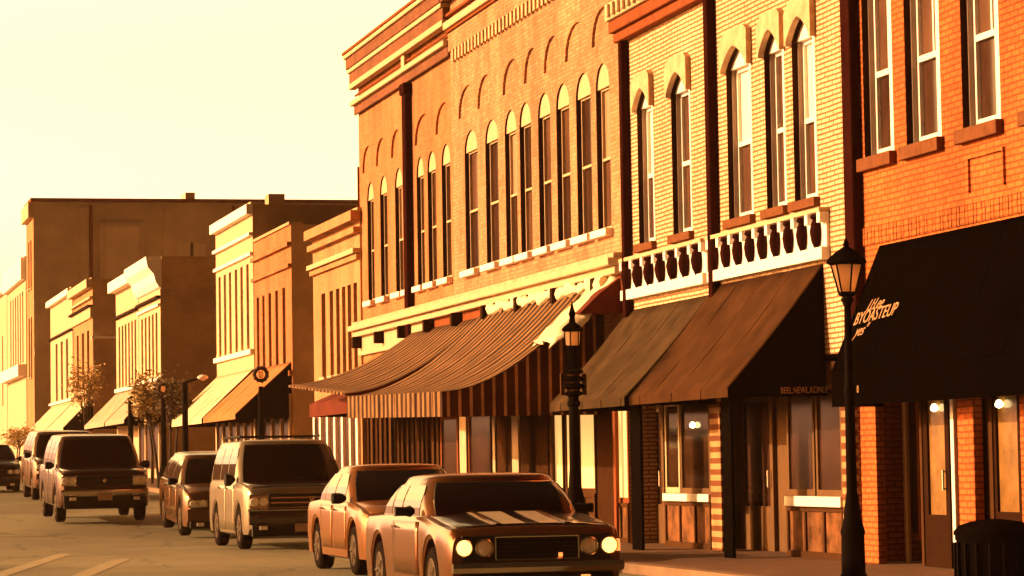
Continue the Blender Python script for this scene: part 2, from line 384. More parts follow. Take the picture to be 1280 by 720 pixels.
def facade_window(root, y0, y1, z0, z1, rev, headx=None, casing=False, near=0, rise=0, rail=.5, fw=.07, X=D, frame='white', up='glass_brown', lo='glass_dark', sill=None, munt=False, sillz=.09, sillout=.09, simple=False, point=False):
    """sash window set at depth rev inside an opening; frame > panes, sill"""
    f = MB(); xf = X+rev
    zt = z1-rise
    f.box(xf-.05, xf+.03, y0, y0+fw, z0, zt); f.box(xf-.05, xf+.03, y1-fw, y1, z0, zt)
    f.box(xf-.05, xf+.03, y0+fw, y1-fw, z0, z0+fw*1.2)
    zm = z0+(zt-z0)*rail
    f.box(xf-.06, xf+.03, y0+fw, y1-fw, zm-fw*.4, zm+fw*.4)
    if rise > 0:                                   # head board that fills the arch
        hl = arch_loop(y0, y1, zt, z1, rise, point=point)[2:]
        hx = xf-.055 if headx is None else X+headx
        f.prism([(hx, a, b) for a, b in hl], (xf+.02-hx, 0, 0))
        f.box(xf-.05, xf+.03, y0+fw, y1-fw, zt-fw*.6, zt)
    else:
        f.box(xf-.05, xf+.03, y0+fw, y1-fw, zt-fw, zt)
    if munt:
        yc = (y0+y1)/2
        f.box(xf-.04, xf+.02, yc-.022, yc+.022, zm+fw*.4, zt-fw)
    if near: f.box(X+.045, xf-.052, y0, y0+near, z0, zt)
    o = f.build('window', M[frame], root)
    if casing: MB().box(X+rev*.42, xf+.03, y1-.035, y1-.001, z0+.002, zt-.002).build('casing', M['jamb'], o)
    MB().box(xf+.0, xf+.02, y0+fw, y1-fw, zm+fw*.4, zt-.02).build('pane', M[up], o)
    MB().box(xf+.0, xf+.02, y0+fw, y1-fw, z0+.02, zm-fw*.4).build('pane', M[lo], o)
    if sill:
        MB().box(X-sillout, X+rev-.055, y0-.07, y1+.07, z0-sillz, z0-.002).build('sill', M[sill], o, bevel=.01)
    return o

def shell(mb, Y0, Y1, z1, X, depth, zb=None, par=.0, front=False):
    """side walls, back and roof of a building (front left out)"""
    e = .0
    b = (gz((Y0+Y1)/2)-.3) if zb is None else zb
    mb.quad((X, Y0, b), (X+depth, Y0, b), (X+depth, Y0, z1), (X, Y0, z1))
    mb.quad((X, Y1, b), (X+depth, Y1, b), (X+depth, Y1, z1), (X, Y1, z1))
    mb.quad((X+depth, Y0, b), (X+depth, Y1, b), (X+depth, Y1, z1), (X+depth, Y0, z1))

def slope_awning(root, Ya, Yb, Xf, zt, zf, X=D, val=.14, top='canvas_brown', end='canvas_black', name='awning', label=None, power=1.0, zf2=None, zt2=None, valm=None, endm=None, n=10, sag=.0):
    """awning from wall (x=X, z=zt) to front edge (x=Xf, z=zf); Ya is the near end. Returns the canopy"""
    zf2 = zf if zf2 is None else zf2; zt2 = zt if zt2 is None else zt2
    def prof(t, f):
        a = zt+(zt2-zt)*f; b = zf+(zf2-zf)*f
        return (X-.003+(Xf-X)*t, b+(a-b)*(1-t)**power - sag*math.sin(PI*t))
    c = MB(); ny = 40; rings = []; NS = max(2, round((Yb-Ya)/1.3))
    for j in range(n+1):
        t = j/n; row = []
        for i in range(ny+1):
            f = i/ny; x, z = prof(t, f)
            z -= .022*math.sin(f*PI*NS)**2*math.sin(PI*t)+.008*math.sin(f*17+t*9)*math.sin(PI*t)
            row.append((x, Ya+(Yb-Ya)*f, z))
        rings.append(row)
    c.loft(rings, closed=False)
    cv = c.build(name, M[top], root, smooth=True)
    sm = cv.modifiers.new('s', 'SOLIDIFY'); sm.thickness = .012; sm.offset = -1
    if label: cv['label'] = label
    if not top.startswith('stripe'):
        for i in range(NS+1):
            f = min(max(i/NS, .004), .996); sm_ = MB()
            for j in range(n):
                (xa_, za_), (xb_, zb_2) = prof(j/n, f), prof((j+1)/n, f); y_ = Ya+(Yb-Ya)*f
                sm_.tube((xa_, y_, za_), (xb_, y_, zb_2), .007, n=5, caps=False)
            sm_.build('seam', M[top], cv)
    v = MB(); zs0 = zf; zs1 = zf2
    k = 24
    for i in range(k):                             # hanging valance
        f0 = i/k; f1 = (i+1)/k
        y0 = Ya+(Yb-Ya)*f0; y1 = Ya+(Yb-Ya)*f1; a = zs0+(zs1-zs0)*f0; b = zs0+(zs1-zs0)*f1
        v.quad((Xf, y0, a-.003), (Xf, y1, b-.003), (Xf, y1, b-val), (Xf, y0, a-val))
    vo = v.build('valance', M[valm or top], cv); s2 = vo.modifiers.new('s', 'SOLIDIFY'); s2.thickness = .01
    for yy, f in ((Ya, 0), (Yb, 1)):
        e = MB(); pts = [(prof(j/n, f)[0], yy, prof(j/n, f)[1]-.014) for j in range(n+1)]
        lz = (zs0 if f == 0 else zs1)-val
        pts += [(Xf, yy, lz), (X-.003, yy, lz)]
        e.poly(pts); eo = e.build('end_panel', M[endm or end], cv)
        s3 = eo.modifiers.new('s', 'SOLIDIFY'); s3.thickness = .008
    fr = MB()                                      # tube frame at the foot
    zb = zs0-val; zc = zs1-val
    fr.tube((Xf+.03, Ya+.02, zb+.02), (Xf+.03, Yb-.02, zc+.02), .018, n=6)
    fr.tube((Xf+.03, Ya+.03, zb+.02), (X, Ya+.03, zb+.02), .018, n=6)
    fr.tube((Xf+.03, Yb-.03, zc+.02), (X, Yb-.03, zc+.02), .018, n=6)
    fr.build('frame_tube', M['dark_iron'], cv)
    return cv

def text_on(parent, body, loc, size, m, origin_dir, up_dir, name='lettering', xs=1.0, shear=0, ext=.002):
    """real lettering: text runs along origin_dir with up_dir up"""
    c = bpy.data.curves.new(name, 'FONT'); c.body = body; c.size = size; c.extrude = ext; c.shear = shear; c.space_character = 1.02
    o = bpy.data.objects.new(name, c); COL.objects.link(o)
    bpy.context.view_layer.update()
    me = bpy.data.meshes.new_from_object(o.evaluated_get(bpy.context.evaluated_depsgraph_get()))
    bpy.data.objects.remove(o)
    a = Vector(origin_dir).normalized(); b = Vector(up_dir).normalized(); nrm = a.cross(b)
    Mx = Matrix((a*xs, b, nrm)).transposed().to_4x4(); Mx.translation = Vector(loc) - ORG.get(parent.name, Vector())
    me.transform(Mx); me.materials.clear(); me.materials.append(m)
    ob = bpy.data.objects.new(name, me); COL.objects.link(ob); ob.parent = parent; ORG[ob.name] = ORG.get(parent.name, Vector())
    return ob

def bldg(name, Y0, label):
    return empty(name, (D, Y0, gz(Y0)), label, 'building', 'brick and painted shopfront buildings in a row')

BD = 16.0     # building depth
def storefront(root, items, X=D, ztop=3.0, zb=None):
    """items: (kind, pxl, pxr, zlo, zhi, x offset, material)"""
    for it in items:
        kind, a, b, zl, zh, dx, mm = it[:7]
        x = X+dx; ya, yb = fy(b, x), fy(a, x)
        if kind in ('post', 'pier'):
            o = MB().box(x, x+(.12 if kind == 'pier' else .05), ya, yb, zl, zh).build('pier' if kind == 'pier' else 'post', M[mm], root, bevel=.008)
        elif kind == 'panel':
            MB().box(x, x+.06, ya, yb, zl, zh).build('wall_panel', M[mm], root)
        elif kind == 'sill':
            MB().box(x-.06, x+.12, ya, yb, zl, zh).build('sill', M[mm], root, bevel=.01)
        elif kind == 'bulk':                    # low bulkhead with raised panels
            o = MB().box(x, x+.06, ya, yb, zl, zh).build('bulkhead', M[mm], root)
            f = MB(); k = max(1, round((yb-ya)/.75)); st = (yb-ya)/k
            f.box(x-.03, x-.001, ya, yb, zl, zl+.09); f.box(x-.03, x-.001, ya, yb, zh-.07, zh)
            for i in range(k+1):
                yy = min(max(ya+i*st, ya+.03), yb-.03); f.box(x-.028, x-.001, yy-.03, yy+.03, zl+.09, zh-.07)
            f.build('moulding', M['trim_tan'], o)
        elif kind in ('glass', 'door'):
            fm = it[7] if len(it) > 7 else 'trim_tan'
            t = .07 if kind == 'glass' else .13
            f = MB()
            f.box(x, x+.06, ya, ya+t, zl, zh); f.box(x, x+.06, yb-t, yb, zl, zh)
            f.box(x, x+.06, ya+t, yb-t, zh-t, zh)
            lowr = zl+(.09 if kind == 'glass' else (zh-zl)*.28)
            f.box(x, x+.06, ya+t, yb-t, zl, lowr)
            o = f.build('door' if kind == 'door' else 'shop_window', M[fm], root)
            MB().box(x+.03, x+.045, ya+t, yb-t, lowr, zh-t).build('pane', M[mm], o)
            if kind == 'door':
                h = MB(); h.tube((x-.05, ya+.09, zl+.95), (x-.05, ya+.09, zl+1.2), .014, n=8)
                h.tube((x, ya+.09, zl+.97), (x-.05, ya+.09, zl+.97), .01, n=6); h.tube((x, ya+.09, zl+1.18), (x-.05, ya+.09, zl+1.18), .01, n=6)
                h.build('handle', M['chrome'], o)
        elif kind == 'bulb':
            yy = (ya+yb)/2
            o = MB().lathe([(.01,-.05),(.045,-.03),(.05,0),(.03,.04),(.01,.05)], (x, yy, (zl+zh)/2), n=10).build('ceiling_lamp', M['bulb'], root)

# ------------------------------------------------------------------ BUILDING 1: orange brick, right edge of the frame
Y1a, Y1b = 23.0, fy(1071, D)
b1 = bldg('corner_building', Y1a, 'orange brick building with white sash windows above a black awning, at the right edge')
H1 = 10.2
wins = [(1086,1123,194.5),(1139,1183,175),(1210,1258,152)]
holes = []; spec1 = []
z0 = sum(Zf((a+b)/2, s) for a, b, s in wins)/3
zr = Zf(1168, 61); zt1 = zr+(zr-z0)*.98
ww = []
for a, b, s in wins: ww.append((fy(b, D), fy(a, D)))
stp = 2.0
for k in range(1, 4): ww.append((ww[2][0]-1.75*k-.1, ww[2][1]-1.75*k-.1))
holes = [arch_loop(a, b, z0, zt1) for a, b in ww]
gl = MB(); REV[:] = [0]
wall_sheet(gl, [(Y1a,2.9),(Y1b,2.9),(Y1b,H1),(Y1a,H1)], holes, D, .2)
shell(gl, Y1a, Y1b, H1, D, BD, zb=-.3)
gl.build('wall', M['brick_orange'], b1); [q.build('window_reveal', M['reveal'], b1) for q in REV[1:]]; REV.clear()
MB().box(D+.3, D+BD-.1, Y1a+.1, Y1b-.1, H1-.9, H1-.85).build('roof', M['roofing'], b1)
MB().box(D-.18, D+.3, Y1a, Y1b, H1, H1+.3).build('cornice', M['brick_orange'], b1, bevel=.03)
for a, b in ww:
    facade_window(b1, a, b, z0, zt1, .2, frame='white', up='glass_brown', lo='glass_dark', sill='sill_brown', munt=True, casing=True, near=.22, fw=.095, sillz=.17, sillout=.1)
# soldier course over the awning and a recessed-panel border under the windows
sb = MB(); zs = 4.25
k = int((Y1b-.12-Y1a)/.085)
for i in range(k):
    y = Y1a+.06+i*.085; sb.box(D-.018-.004*((i*7) % 3), D-.001, y+.006, y+.079, zs, zs+.24)
sb.build('soldier_course', M['brick_orange'], b1)
pb = MB()
for (ya, yb) in ((fy(1262, D), fy(1216, D)),):
    pb.box(D-.03, D-.001, ya, yb, 5.02, 5.06); pb.box(D-.03, D-.001, yb-.04, yb, 4.62, 5.02); pb.box(D-.03, D-.001, ya, ya+.04, 4.62, 5.02)
pb.build('panel_border', M['brick_orange'], b1)
zb1 = .13
storefront(b1, [
 ('pier',1072,1091,zb1,3.1,-.04,'brick_orange'),
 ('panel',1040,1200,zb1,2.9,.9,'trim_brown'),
 ('door',1100,1124,zb1,2.35,.75,'glass_dark','trim_brown'),
 ('post',1124,1128,zb1,2.55,.35,'cream'),
 ('glass',1129,1144,zb1+.3,2.6,.5,'glass_dark','rust_trim'),
 ('post',1145,1148,zb1,2.45,.2,'trim_tan'),
 ('door',1150,1182,zb1,2.45,.12,'glass_amber','trim_brown'),
 ('post',1184,1188,zb1,2.5,-.03,'white'),
 ('pier',1193,1213,zb1,3.1,-.05,'brick_orange'),
 ('post',1214,1222,zb1,2.9,.10,'trim_brown'),
 ('panel',1222,1236,zb1,2.9,.12,'trim_tan'),
 ('glass',1238,1271,.75,2.6,.12,'glass_amber','trim_brown'),
 ('bulk',1238,1271,zb1,.75,.08,'trim_brown'),
 ('pier',1271,1330,zb1,3.1,-.05,'brick_orange'),
 ('glass',1330,1500,.75,2.6,.12,'glass_shop','trim_brown'),
 ('bulk',1330,1500,zb1,.75,.08,'trim_brown'),
 ('pier',1500,1540,zb1,3.1,-.05,'brick_orange'),
 ('panel',1540,1800,zb1,2.9,.1,'trim_brown'),
 ('bulb',1162,1168,2.05,2.15,.10,''), ('bulb',1243,1249,2.05,2.15,.10,''),
])
MB().box(D+.1, D+.3, Y1a, Y1b, 2.6, 3.0).build('transom_beam', M['trim_brown'], b1)
aw1 = slope_awning(b1, 24.0, 34.75, 12.9, 4.22, 2.6, val=.45, top='canvas_black', end='canvas_black', label='black awning with a small pale shop name over the right-hand shopfront')
# shop name on the slope: runs towards the viewer (-Y)
upv = Vector((.7, 0, 1.62)).normalized()
def on1(px, py):
    # point on sloping canvas plane
    p0 = Vector((12.9-.03, 30, 2.6)); nrm = Vector((-1.62, 0, .7)).normalized()
    r = ray(px, py); o = Vector((0, 0, CH)); k = (p0-o).dot(nrm)/r.dot(nrm); return o+r*k
for body, pl_, sz, sh in (('l.l:Lee', (1082,389), .22, .5), ('BYOASTEUP', (1066,407), .25, 0), ('yes"', (1067,421), .22, .4)):
    p = on1(*pl_); text_on(aw1, body, p, sz, M['letter'], (0,-1,.045), upv, xs=1.05, shear=sh)
p = Vector((12.885, fy(1069, 12.885), atX(1069, 491, 12.885)[1])); text_on(aw1, '0', p, .13, M['letter'], (0,-1,0), (0,0,1))

# ------------------------------------------------------------------ BUILDING 2: cream brick, two bays
Y2a, Y2b = Y1b+.06, fy(784, D)
b2 = bldg('cream_building', Y2a, 'cream brick building with hooded windows, white bracketed band and two brown awnings')
H2 = Zf(787, 50)
Ym = fy(892, D)
W2 = [(801,821,137,298),(844,868,119,287),(914,945,73,271),(962,987,52,256),(997,1026,35,246)]
holes = []; info = []
zb = sum(Zf(b-2, y1) for a, b, y0, y1 in W2)/5; zt = sum(Zf((a+b)/2+2, y0) for a, b, y0, y1 in W2)/5
for a, b, y0, y1 in W2:
    ya, yb = fy(b, D), fy(a, D); holes.append(arch_loop(ya, yb, zb, zt+.30, .30, point=True)); info.append((ya, yb))
gl = MB(); REV[:] = [0]; wall_sheet(gl, [(Y2a,2.8),(Y2b,2.8),(Y2b,H2),(Y2a,H2)], holes, D, .2); shell(gl, Y2a, Y2b, H2, D, BD, zb=-.3)
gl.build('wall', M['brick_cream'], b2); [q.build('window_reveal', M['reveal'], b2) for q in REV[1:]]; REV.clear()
MB().box(D+.3, D+BD-.1, Y2a+.1, Y2b-.1, H2-.6, H2-.55).build('roof', M['roofing'], b2)
for i, (ya, yb) in enumerate(info):
    facade_window(b2, ya, yb, zb, zt+.30, .2, rise=.30, point=True, frame='white', up='blind' if i in (0,2,4) else 'glass_brown', lo='glass_brown', sill='sill_brown', casing=True, near=.20, headx=.07, fw=.085, rail=.50, sillz=.13)
    h = MB()                                       # stone hood: shouldered block with a pointed arch cut in it
    yc = (ya+yb)/2; hw = (yb-ya)/2+.07
    bm_out = [(yc-hw, zt-.05), (yc-hw, zt+.46), (yc-hw*.8, zt+.54), (yc+hw*.6, zt+.54), (yc+hw, zt+.40), (yc+hw, zt-.05)]
    ar = arch_loop(ya, yb, zb, zt+.30, .30, point=True)[2:]
    ring = [(yc+hw, zt-.05)] + [bm_out[4], bm_out[3], bm_out[2], bm_out[1]] + [(yc-hw, zt-.05), (ya, zt-.05)] + ar[::-1] + [(yb, zt-.05)]
    bmv = MB(); wall_sheet(bmv, ring, [], D-.09, 0)
    nn = len(ring)
    for q in range(nn):
        a_, b_ = ring[q], ring[(q+1) % nn]
        bmv.quad((D-.09, *a_), (D-.09, *b_), (D-.001, *b_), (D-.001, *a_))
    bmv.build('hood', M['stone'], b2)
# cornice
c = MB(); zc = H2
c.box(D-.16, D+.3, Y2a, Y2b, zc, zc+.16); c.box(D-.24, D+.3, Y2a, Y2b, zc+.16, zc+.36)
c.build('cornice', M['rust_trim'], b2, bevel=.02)
c = MB(); c.box(D-.30, D+.3, Y2a, Y2b, zc+.362, zc+.66)
for i in range(int((Y2b-Y2a)/.3)): c.box(D-.36, D-.302, Y2a+.1+i*.3, Y2a+.22+i*.3, zc+.40, zc+.62)
c.build('coping', M['cream'], b2, bevel=.02)
# downpipes
for pxp, wd in ((783.5,.17),(892,.2),(1068,.34)):
    yy = fy(pxp, D-.1); pm = MB(); pm.box(D-.15, D-.003, yy-wd/2, yy+wd/2, 3.9 if pxp < 1000 else 2.9, H2-.002 if pxp < 1000 else 10.0)
    po = pm.build('downpipe', M['pipe'], b2, bevel=.03)
# bracketed white band
def fret(ya, yb, zt_, zl_, n):
    """white board with dark turned shapes added for the shade in the gaps between small cream blocks"""
    st = (yb-ya)/n; hh = zt_-zl_
    o = MB(); o.box(D-.05, D-.002, ya, yb, zl_+.17, zt_-.06); o.box(D-.13, D-.002, ya, yb, zl_, zl_+.168)
    w_ = o.build('gap_band', M['white'], b2, bevel=.008)
    MB().box(D-.15, D-.002, ya, yb, zt_-.058, zt_).build('moulding', M['cream'], w_)
    for i in range(n):
        y = ya+(i+.5)*st; r_ = st*.155; zt2 = zt_-.075
        MB().lathe([(.012, zl_+.13), (r_*.35, zl_+.16), (r_*.8, zl_+.26), (r_, zl_+hh*.55), (r_*.8, zl_+hh*.70), (r_*.5, zl_+hh*.78), (r_*.9, zl_+hh*.83), (r_*.7, zt2)], (D-.05-r_*.55, y, 0), n=12).build('gap_shade', M['pipe'], w_, smooth=True)  # dark spindle added where the gap in the band is only shaded
    for i in range(n+1):
        y = min(max(ya+i*st, ya+.07), yb-.07)
        MB().box(D-.14, D-.052, y-.06, y+.06, zt_-.20, zt_-.06).build('block', M['white'], w_)
zl_ = Zf(893, 352); 
fret(fy(1040, D), Ym-.1, zl_+.68, zl_-.02, 9)
fret(Ym+.12, Y2b-.05, zl_+.68, zl_-.02, 7)
awB = slope_awning(b2, 36.85, Ym-.12, 12.2, 4.14, 2.47, val=.13, top='canvas_brown', sag=.05, label='long brown awning with a black end panel that carries pale lettering')
awA = slope_awning(b2, Ym+.12, Y2b-.1, 12.2, 4.02, 2.47, val=.13, top='canvas_tan', sag=.05, label='faded brown awning between the striped awning and the longer brown awning')
r_ = ray(976, 492); k_ = (36.83)/r_.y; p = Vector((0, 0, CH))+r_*k_
text_on(awB, 'BEEL.NEWL.KONLE', (p.x, 36.835, p.z), .125, M['letter'], (1, 0, .012), (0, 0, 1), xs=.62)
# faded writing on the slopes
z1_ = .13
storefront(b2, [
 ('post',785,797,z1_,2.5,-.9,'dark_iron'),
 ('door',798,826,z1_,2.45,.45,'glass_dark','trim_shop'),
 ('glass',828,846,.98,2.45,.25,'glass_shop','cream'),
 ('glass',847,884,.98,2.45,.02,'glass_shop','trim_shop'),
 ('sill',828,885,.86,.98,.0,'white'),
 ('bulk',828,885,z1_,.86,.05,'panel_rust'),
 ('pier',884,897,z1_,2.9,-.03,'pier_band'),
 ('post',899,910,z1_,2.5,-.9,'dark_iron'),
 ('panel',905,985,z1_,2.9,.62,'trim_shop'),
 ('door',922,962,z1_,2.5,.55,'glass_dark','trim_shop'),
 ('glass',980,1014,.98,2.5,.12,'glass_dark','trim_shop'),
 ('glass',1016,1049,.98,2.5,.02,'glass_dark','trim_shop'),
 ('sill',980,1050,.84,.98,.0,'white'),
 ('bulk',980,1050,z1_,.84,.05,'panel_rust'),
 ('pier',1048,1060,z1_,2.9,-.03,'pier_band'),
 ('panel',786,1060,z1_,2.9,1.2,'trim_tan'),
 ('bulb',861,865,2.0,2.1,.01,''),
])
MB().box(D+.0, D+.3, Y2a+.4, Y2b, 2.5, 2.9).build('transom_beam', M['trim_tan'], b2)

# ------------------------------------------------------------------ BUILDING 3: the tall brick building with the striped awnings
Y3a, Y3b = fy(782, D), fy(449, D); Y3m = fy(568, D); Y3p = fy(513, D)
b3 = bldg('tall_brick_building', Y3a, 'tallest brick building with a long row of narrow arched windows above striped awnings')
H3 = Zf(448, 68); RZ = 8.6
zs3 = 5.49; zt3 = 8.38
Wc = [(592,16),(618,16),(642,14.5),(660.5,14.5),(684.5,15.5),(708,16.5),(734,18.5),(758.5,17)]
Wl = [(462.5,8),(479,9),(498,9.5),(509.5,6.5),(525,9),(539.5,10.5),(557.5,11)]
def opens(Ws, k=.5): return [(fy(c_+w_*k, D), fy(c_-w_*k, D)) for c_, w_ in Ws]
oR = opens(Wc); oL = opens(Wl)
blind = []
def bl(px0, px1, ytop):
    ya, yb = fy(px1, D), fy(px0, D); z = Zf((px0+px1)/2, ytop); hw = (yb-ya)/2
    blind.append((ya, yb, z))
BR = [(577,600,90),(601,622,70),(633,657,47),(660,680,33),(685,708,14),(712,742,-4),(746,774,-22)]
BL = [(453,466,160),(470,484,147),(489,503,134),(519,541,116),(545,566,100)]
def mk_bl(L_): return [arch_loop(fy(b_, D), fy(a_, D), Zf((a_+b_)/2, t_)-.62, Zf((a_+b_)/2, t_), .5) for a_, b_, t_ in L_]
zbl = 9.35
def mk_bl(L_):
    r_ = []
    for a_, b_, t_ in L_:
        ya, yb = fy(b_, D), fy(a_, D); hw = min((yb-ya)/2, .62); zc_ = zbl if a_ > 570 else zbl-.05
        r_.append(arch_loop(ya, yb, zc_-.62, zc_, min(hw, .55)))
    return r_
rise = .42
hR = [arch_loop(a, b, zs3, zt3, rise) for a, b in oR]; hL = [arch_loop(a, b, zs3, zt3, rise) for a, b in oL]
bR, bL = mk_bl(BR), mk_bl(BL)
gR = MB(); REV[:] = [0]; wall_sheet(gR, [(Y3a,2.8),(Y3m,2.8),(Y3m,H3),(Y3a,H3)], hR+bR, D, [.16]*len(hR)+[.05]*len(bR))
gR.quad((D, Y3m, 2.8), (D, Y3m, H3), (D+.12, Y3m, H3), (D+.12, Y3m, 2.8))
gR.build('wall', M['brick_tan'], b3)
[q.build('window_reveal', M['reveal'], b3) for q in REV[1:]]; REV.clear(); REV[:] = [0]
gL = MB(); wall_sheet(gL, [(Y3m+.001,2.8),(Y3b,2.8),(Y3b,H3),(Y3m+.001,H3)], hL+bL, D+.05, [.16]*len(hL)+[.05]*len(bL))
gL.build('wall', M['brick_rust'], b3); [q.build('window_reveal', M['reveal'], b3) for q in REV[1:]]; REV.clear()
for hh, mm, xx in ((bR, 'brick_tan', D), (bL, 'brick_rust', D+.05)):
    for L_ in hh: MB().poly([(xx+.048, a, b) for a, b in L_]).build('blind_arch', M[mm], b3)
sd = MB(); shell(sd, Y3a, Y3b, RZ+.3, D, BD, zb=-.3)
sd.box(D, D+.32, Y3a, Y3a+.3, RZ+.3, H3)         # parapet return seen over the cream building
sd.build('side_wall', M['brick_dark'], b3)
pb_ = MB(); pb_.quad((D+.3, Y3a, RZ+.2), (D+.3, Y3b, RZ+.2), (D+.3, Y3b, H3), (D+.3, Y3a, H3)); pb_.build('parapet_back', M['brick_dark'], b3)
MB().box(D+.32, D+BD-.1, Y3a+.1, Y3b-.1, RZ-.05, RZ).build('roof', M['roofing'], b3)
ty = Y3a-.02
for L_, X_ in ((oR, D), (oL, D+.05)):
    for i, (a, b) in enumerate(L_):
        facade_window(b3, a, b, zs3, zt3, .14, rise=rise, headx=.035, X=X_, frame='white' if False else 'cream', up=('glass_brown','glass_sky','glass_dark','glass_brown','blind_tan')[i*7 % 5], lo=('glass_dark','glass_dark','glass_sky','glass_brown')[i*5 % 4], sill='white', fw=.055, rail=.5, sillz=.13, sillout=.14)
# parapet mouldings
def band(ya, yb, z0, z1, out_, m_, name='moulding', X=D): return MB().box(X-out_, X-.002, ya, yb, z0, z1).build(name, M[m_], b3, bevel=.015)
tan = 'cream'
band(Y3p+.3, Y3b+.15, H3-.08, H3+.02, .30, tan, 'cornice'); band(Y3p+.3, Y3b+.12, H3-.34, H3-.082, .24, 'brick_dark')
band(Y3m, Y3p+.3, H3-.08, H3+.02, .30, tan, 'cornice'); band(Y3m, Y3p+.3, H3-.34, H3-.082, .24, 'brick_dark')
MB().box(D-.33, D+.34, Y3m, Y3b+.16, H3+.022, H3+.09).build('coping', M['rust_trim'], b3, bevel=.01)
band(Y3m, Y3b+.1, H3-.44, H3-.342, .21, 'cream'); band(Y3m, Y3b+.08, H3-.70, H3-.442, .16, 'brick_dark')
band(Y3m, Y3b+.06, H3-.84, H3-.702, .18, 'cream')
zq = Zf(449, 128)-.06
band(Y3m, Y3b+.04, zq, zq+.12, .16, tan); band(Y3m, Y3b+.02, zq-.22, zq-.002, .06, 'brick_dark')
for i in range(5):
    z = zq+.24+i*.13
    if z+.05 < H3-.88: band(Y3m+.02, Y3b, z, z+.05, .05+.02*(i % 2), 'rust_trim')
# pilaster with pipe between the two halves of the left bay
MB().box(D-.10, D+.04, Y3p-.17, Y3p+.17, zq+.122, H3-.85).build('pilaster', M['cream'], b3)
MB().box(D-.12, D+.04, Y3p-.26, Y3p+.1, 3.6, zq-.30).build('downpipe', M['pipe'], b3, bevel=.03)
MB().box(D-.16, D+.04, Y3p-.32, Y3p+.16, zq-.5, zq-.24).build('hopper_head', M['pipe'], b3, bevel=.03)
# right bay parapet: dentil course
zd = Zf(570, 61)
band(Y3a, Y3m-.002, zd, zd+.40, .05, 'brick_tan')
k = int((Y3m-Y3a)/.3)
for i in range(k): MB().box(D-.07, D-.002, Y3a+.05+i*.3, Y3a+.19+i*.3, zd-.26, zd-.002).build('dentil', M['stone'], b3)
dsh = MB(); dsh.box(D-.1, D-.002, Y3a, Y3m-.002, zd+.402, zd+.46); dsh.build('moulding', M['rust_trim'], b3)
band(Y3a, Y3m-.002, zd+.462, zd+.62, .16, 'cream'); band(Y3a, Y3m-.002, zd+.75, zd+.82, .10, 'rust_trim')
band(Y3a, Y3m-.002, H3-.34, H3-.082, .22, 'brick_dark'); band(Y3a-.1, Y3m-.002, H3-.08, H3+.02, .30, tan, 'cornice')
MB().box(D-.33, D+.34, Y3a-.1, Y3m-.004, H3+.022, H3+.09).build('coping', M['rust_trim'], b3, bevel=.01)
# string course + storefront cornice
zc3 = 4.80
band(Y3a-.02, Y3b, zc3, zc3+.13, .30, 'cream', 'cornice'); band(Y3a, Y3b, zc3+.132, zc3+.22, .2, 'stone'); band(Y3a, Y3b, zc3-.14, zc3-.002, .18, 'cream')
for i in range(9):
    y = Y3a+1.2+i*((Y3b-Y3a-1.6)/8); MB().box(D-.26, D-.002, y-.09, y+.09, zc3-.42, zc3-.142).build('bracket', M['trim_brown'], b3, bevel=.02)
band(Y3m+3, Y3b, 4.2, zc3-.142, .04, 'cream', 'frieze'); band(Y3a, Y3m+2.99, 4.2, zc3-.142, .03, 'rust_trim', 'frieze')
# piers between the windows carry on a little below the sills
for L_ in (oR[:-1],):
    pass
# striped awnings
awS = slope_awning(b3, 47.8, 56.45, 10.72, 4.62, 2.74, val=.43, power=1.8, zf2=2.88, top='stripe_top', valm='stripe_val', endm='stripe_end', label='big striped awning with a deep striped valance and flared end')
awT = slope_awning(b3, 56.7, 63.4, 10.72, 4.50, 2.96, val=.05, power=1.8, zf2=3.32, top='stripe_top', valm='stripe_val', endm='canvas_red', label='farther striped awning without a valance')
awR = slope_awning(b3, 59.6, 66.6, 11.75, 3.75, 2.95, val=.30, top='canvas_red', endm='canvas_red', label='low dark red awning tucked under the farther striped awning')
# pale rolled canvas along the head of the striped awning and over its near end
rc = MB(); rr = []
segs = 46
for i in range(segs+1):
    f = i/segs; y = 47.2+f*8.3; n_ = 8
    rad = .085+.035*math.sin(i*1.7)+.02*math.sin(i*.63); zc_ = 4.56-.03*math.sin(i*.9)
    if i % 11 == 9: rad *= .45
    rr.append([(D-.16+rad*math.cos(2*PI*q/n_), y, zc_+rad*1.25*math.sin(2*PI*q/n_)) for q in range(n_)])
rc.loft(rr); rc.build('rolled_canvas', M['rolled'], b3, smooth=True)
fl = MB(); rr = []
for j in range(9):
    t = .0+.42*j/8; z = 2.74+(4.62-2.74)*(1-t)**1.8+.10; x = D-.02-2.88*t
    rr.append([(x-.05*math.sin(q*2.1+j), 46.75+q*.17+.05*math.sin(j*1.3), z-.15*(q < 1)+.035*math.sin(q*1.9+j*1.1)) for q in range(9)])
fl.loft(rr, closed=False); fo = fl.build('loose_canvas', M['rolled'], b3, smooth=True)
fo.modifiers.new('s', 'SOLIDIFY').thickness = .015
